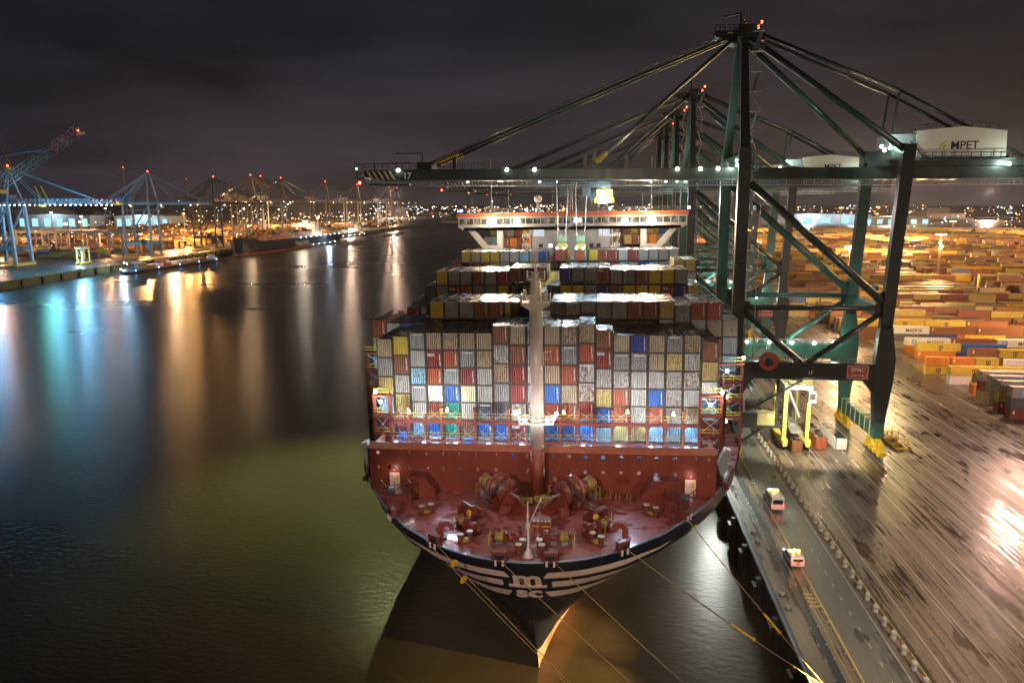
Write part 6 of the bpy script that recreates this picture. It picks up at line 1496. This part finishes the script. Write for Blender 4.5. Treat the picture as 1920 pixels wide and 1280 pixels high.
for k in range(9): b = MB(); b.cyl((-20.4, -150+k*20, 15.6), (-20.8, -150+k*20, 15.6), .5, n=8); b.build('deck_lamp', G_COOL, t)
lamp((-437, 1108, 50), 60e3, (1, .8, .6), 1.5); lamp((-437, 1105, 26), 25e3, (1, .75, .5), 1.5); lamp((-411, 1150, 16), 30e3, (.7, .85, 1), 1); lamp((-437, 935, 40), 20e3, (1, .7, .4), 1)
bx_ = []
pp = [(.60, .22, .03)]*6+[(.6, .42, .08)]*3+[(.25, .10, .05)]*4+[(.35, .32, .2)]*2+[(.1, .15, .35), (.3, .35, .3), (.5, .1, .04)]
for k in range(17):
    y = 925+k*13; h = (2 if k < 2 else 3)+(k % 3 == 1)
    if 14 <= k <= 15: continue
    for c in range(12):
        for l in range(h + random.choice([0, 0, 1])): bx_.append((-455+c*2.9, y, 15+l*2.7, -452.3+c*2.9, y+12.4, 17.6+l*2.7, random.choice(pp)))
for k in range(4):
    for c in range(12):
        for l in range(4): bx_.append((-455+c*2.9, 1158+k*13, 15+l*2.7, -452.3+c*2.9, 1170+k*13, 17.6+l*2.7, random.choice(pp)))
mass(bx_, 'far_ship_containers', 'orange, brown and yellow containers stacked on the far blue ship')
# container stacks and masts on the far terminal
bx_ = []; random.seed(21)
y = 760
while y < 2300:
    x = bank(min(y, 2500))-75
    while x > bank(min(y, 2500))-560:
        ln = 13.6; h = random.choice([1, 2, 2, 3, 3, 4])
        if random.random() < .15: x -= ln; continue
        for l in range(h): bx_.append((x-ln, y, GZ+l*2.8, x, y+5, GZ+l*2.8+2.75, random.choice(ypal)))
        x -= ln+.5
    y += 18
mass(bx_, 'far_terminal_containers', 'rows of orange lit containers behind the cranes of the far quay')
def lamp_mast():
    t = empty('lamp_mast'); b = MB(); b.cyl((0, 0, 0), (0, 0, 1), .018, .012, 6); b.build('pole', metal('mast_steel', (.34, .24, .14), .5), t)
    b = MB(); b.cyl((0, 0, 1.0), (0, 0, 1.035), .055, .04, 8); b.build('lamp_head', G_WARM, t); return t
lm = lamp_mast(); 
names = []
spots = [(-765, 1359, 38, 'alone above the far stacks, near the dark cranes'), (-551, 881, 20, 'short, between the legs of the pale grey crane'), (-1333, 2081, 50, 'tall, behind the left warehouse'), (-1105, 1630, 46, 'left of the pale grey crane'), (-913, 2130, 40, 'far behind the row of dark cranes'), (-890, 1865, 44, 'far away, left of the far ship bow'),
         (-640, 870, 32, 'behind the light blue crane legs, left'), (-700, 980, 32, 'left of the pale grey crane, near the stacks'), (-560, 1240, 30, 'close to the far ship bow'), (-530, 1420, 30, 'just right of the far ship superstructure'), (-545, 1600, 30, 'at the quay beyond the far ship'), (-560, 1780, 30, 'near the raised booms'), (-1010, 1331, 40, 'at the far left behind the lattice crane'),
         (-600, 700, 28, 'beside the leg of the light blue crane'), (-820, 1150, 36, 'in the middle of the far stacks'), (-620, 2200, 34, 'at the far corner of the dock'), (-480, 2640, 30, 'on the shore closing the dock, left'), (-300, 2720, 30, 'on the shore closing the dock, middle'), (-100, 2700, 30, 'on the shore closing the dock, right')]
for i, (x, y, h, d) in enumerate(spots):
    o = lm if i == 0 else copy_tree(lm); o.location = (x, y, GZ); o.scale = (h, h, h) if False else (38, 38, h); tag(o, 'warm lamp mast ' + d, 'lamp mast', 'lamp masts of the far terminal')
# warehouse, hall, tanks, turbines, dark frame cranes
def shed(x, y, wx, dy, h, label, c=(.35, .42, .45), lit=None):
    t = empty('warehouse', (x, y, GZ)); tag(t, label, 'warehouse')
    b = MB(); b.prism([(-wx/2, 0, 0), (wx/2, 0, 0), (wx/2, 0, h), (0, 0, h*1.12), (-wx/2, 0, h)], (0, dy, 0)); b.build('walls', metal('shed_%d' % int(c[0]*100), c, .5, scale=.05), t)
    if lit:
        for k in range(6): b = MB(); b.box(-wx/2+(k+.3)*wx/6, -.4, h*.12, -wx/2+(k+.8)*wx/6, -.1, h*.75); b.build('lit_gate', glow('gate_light', lit, 1.0), t)
    return t
shed(-1290, 1700, 190, 80, 30, 'pale warehouse with tall lit gates at the far left', lit=(.5, .95, 1)); shed(-1090, 1740, 140, 80, 28, 'cold lit warehouse right of the gated one', (.4, .5, .52), (.75, 1, 1)); shed(-950, 2600, 260, 100, 60, 'big dark hall behind the pale grey crane', (.22, .22, .2))
shed(620, 2300, 300, 90, 26, 'cold lit white warehouse on the right horizon between the crane legs', (.45, .50, .60), (.7, .82, 1)); shed(820, 2250, 180, 80, 20, 'low pale warehouse right of the far landside leg', (.4, .42, .48), (.7, .85, 1))
for x, y, l in ((600, 2290, 300e3), (700, 2240, 200e3), (-1290, 1670, 100e3), (-1090, 1710, 120e3)): lamp((x, y, 40), l, (.7, .88, 1), 2)
for x, y, r_, lb in ((-1500, 1900, 60, 'domed grey storage hall at the far left edge'),):
    b = MB(); n = 10
    for k in range(n): b.cyl((0, 0, 62*sin(k*pi/2/n)), (0, 0, 62*sin((k+1)*pi/2/n)), 120*cos(k*pi/2/n), max(.1, 120*cos((k+1)*pi/2/n)), 24, cap=False)
    o = b.build('storage_dome', metal('dome_grey', (.30, .32, .33), .5, scale=.02), None, True); o.location = (x, y, GZ); tag(o, lb, 'storage hall')
def turbine(loc, h, r_, a0, label):
    t = empty('wind_turbine', loc); tag(t, label, 'wind turbine', 'wind turbines on the left horizon')
    b = MB(); b.cyl((0, 0, 0), (0, 0, h), 3.2, 1.9, 12); b.build('tower', metal('turbine_grey', (.40, .40, .42), .5), t)
    b = MB(); b.box(-1.5, -5, h-1.5, 1.5, 5, h+1.8); b.cyl((0, -5, h), (0, -7, h), 1.6, .7, 10); b.build('nacelle', metal('turbine_grey', (.40, .40, .42), .5), t)
    for k in range(3):
        a = a0+2*pi*k/3; b = MB(); b.bar((0, -6, h), (r_*cos(a), -6, h+r_*sin(a)), 2.6, .8, w2=.6, h2=.3); b.build('blade', metal('turbine_grey', (.40, .40, .42), .5), t)
    b = MB(); b.cyl((0, 0, h+1.8), (0, 0, h+3.5), 1.3, n=8); b.build('aviation_lamp', G_RED, t)
turbine((-1685, 2600, GZ), 183, 68, R(98), 'grey wind turbine left of the pale grey crane, one blade nearly upright'); turbine((-2235, 4000, GZ), 190, 70, R(95), 'faint distant wind turbine between the pale grey and the dark crane')
# smaller straddle carriers and stacks by the left quay
straddle((-478, 672, GZ), 'yellow straddle carrier with cold lamps waiting on the left quay', 1.15); lamp((-474, 660, 12), 16e3, (.7, .9, 1), .4)
b = MB()
for k in range(26):
    x = -440-.03*k; b.box(x-1.4, 560+k*13, GZ+.2, x-.4, 565+k*13, GZ+1.1)
o = b.build('quay_edge_blocks', metal('edge_blocks', (.40, .34, .12), .6)); tag(o, kind='structure')
t = empty('gantry_crane', (-650, 800, GZ)); tag(t, 'long grey stacking gantry spanning the boxes behind the lattice crane', 'gantry crane')
for k in range(9):
    for y in (0, 30): b = MB(); b.box(k*16-.7, y-.7, 0, k*16+.7, y+.7, 24); b.build('leg', metal('gantry_grey', (.26, .24, .23), .5), t)
b = MB(); 
for y in (0, 30): b.box(-4, y-1, 24, 134, y+1, 26.5)
for k in range(9): b.box(k*16-1, 0, 26.5, k*16+1, 30, 28)
b.build('girder', metal('gantry_grey', (.26, .24, .23), .5), t)
# raised terrain and lights of the far city
b = MB(); random.seed(9)
def ltcluster(n, x0, x1, y0, y1, zlo, zhi, weights):
    for _ in range(n):
        x = random.uniform(x0, x1); y = random.uniform(y0, y1); r_ = y/1430*random.choice([.18, .25, .32, .42, .6])
        z_ = GZ+random.uniform(zlo, zhi); mi = random.choices(range(6), weights)[0]
        b.box(x-r_, y-r_, z_-r_*.8, x+r_, y+r_, z_+r_*.8, mi)
ltcluster(420, -1500, -150, 2600, 5200, 2, 45, (4, 3, 4, 3, 0.3, .4)); ltcluster(240, -420, 350, 2750, 6000, 2, 55, (4, 3, 5, 4, .5, .3))
ltcluster(520, 350, 3600, 2100, 5200, 2, 50, (5, 4, 3, 4, .3, .3)); ltcluster(60, -2600, -1300, 1900, 4500, 5, 70, (1, 1, 5, 1, .3, .2)); ltcluster(260, 700, 2600, 1500, 2200, 2, 26, (4, 5, 1, 5, .1, .1)); ltcluster(150, -760, -500, 700, 1500, 8, 34, (3, 6, 2, 6, .2, .2)); ltcluster(160, -900, -500, 1200, 2500, 14, 34, (4, 5, 3, 5, .2, .2))
o = b.build('distant_lights', [glow('d_white', (1, .93, .8), 14), glow('d_warm', (1, .6, .25), 12), glow('d_cool', (.5, .8, 1), 14), glow('d_sod', (1, .42, .08), 10), G_RED, G_BLUE]); tag(o, 'countless small white, blue and orange lights along the horizon', 'city lights', kind='stuff')
b = MB(); random.seed(2)
for k in range(420):
    x = random.uniform(-3800, 5200); y = random.uniform(2800, 6500); w2 = random.uniform(30, 160); h = random.choice([8, 12, 18, 26, 40]) 
    b.box(x, y, GZ, x+w2, y+40, GZ+h)
o = b.build('distant_sheds', metal('far_dark', (.16, .14, .12), .7, scale=.01)); tag(o, 'low dark sheds and plants along the horizon', 'distant buildings', kind='stuff')
b = MB(); b.add([(760, 1750, GZ+.3), (6000, 1750, GZ+.3), (6000, 2300, GZ+.3), (1150, 2300, GZ+.3)], [(0, 1, 2, 3)]); o = b.build('far_water', water_mat()); tag(o, kind='structure')
# blue tower crane far behind the ship
t = empty('tall_far_crane', (150, 1500, GZ)); tag(t, 'faint tall crane lit by blue lamps beyond the ship bridge', 'crane')
b = MB(); b.bar((0, 0, 0), (0, 0, 150), 4); b.bar((0, 0, 150), (40, 0, 172), 2.5); b.build('mast', M_GREYM, t)
b = MB()
for z_ in (118, 128, 140, 152): b.cyl((-3, -3, z_), (-3, -4, z_), 1.2, n=8)
b.build('lamps', glow('tall_blue', (.2, .6, 1), 20), t)

# ---- thin haze added over the port to make lamps glow
b = MB(); b.box(-5200, -400, -8, 7500, 8200, 260)
m, N, L = newmat('glow_haze'); o_ = N('ShaderNodeOutputMaterial'); pv = N('ShaderNodeVolumePrincipled'); L(pv.outputs[0], o_.inputs['Volume'])
pv.inputs['Color'].default_value = (.86, .9, 1, 1); pv.inputs['Density'].default_value = HAZE; pv.inputs['Anisotropy'].default_value = .55
hz = b.build('haze', m); tag(hz, 'thin haze added over the whole port for lamp glow', 'haze', kind='stuff')
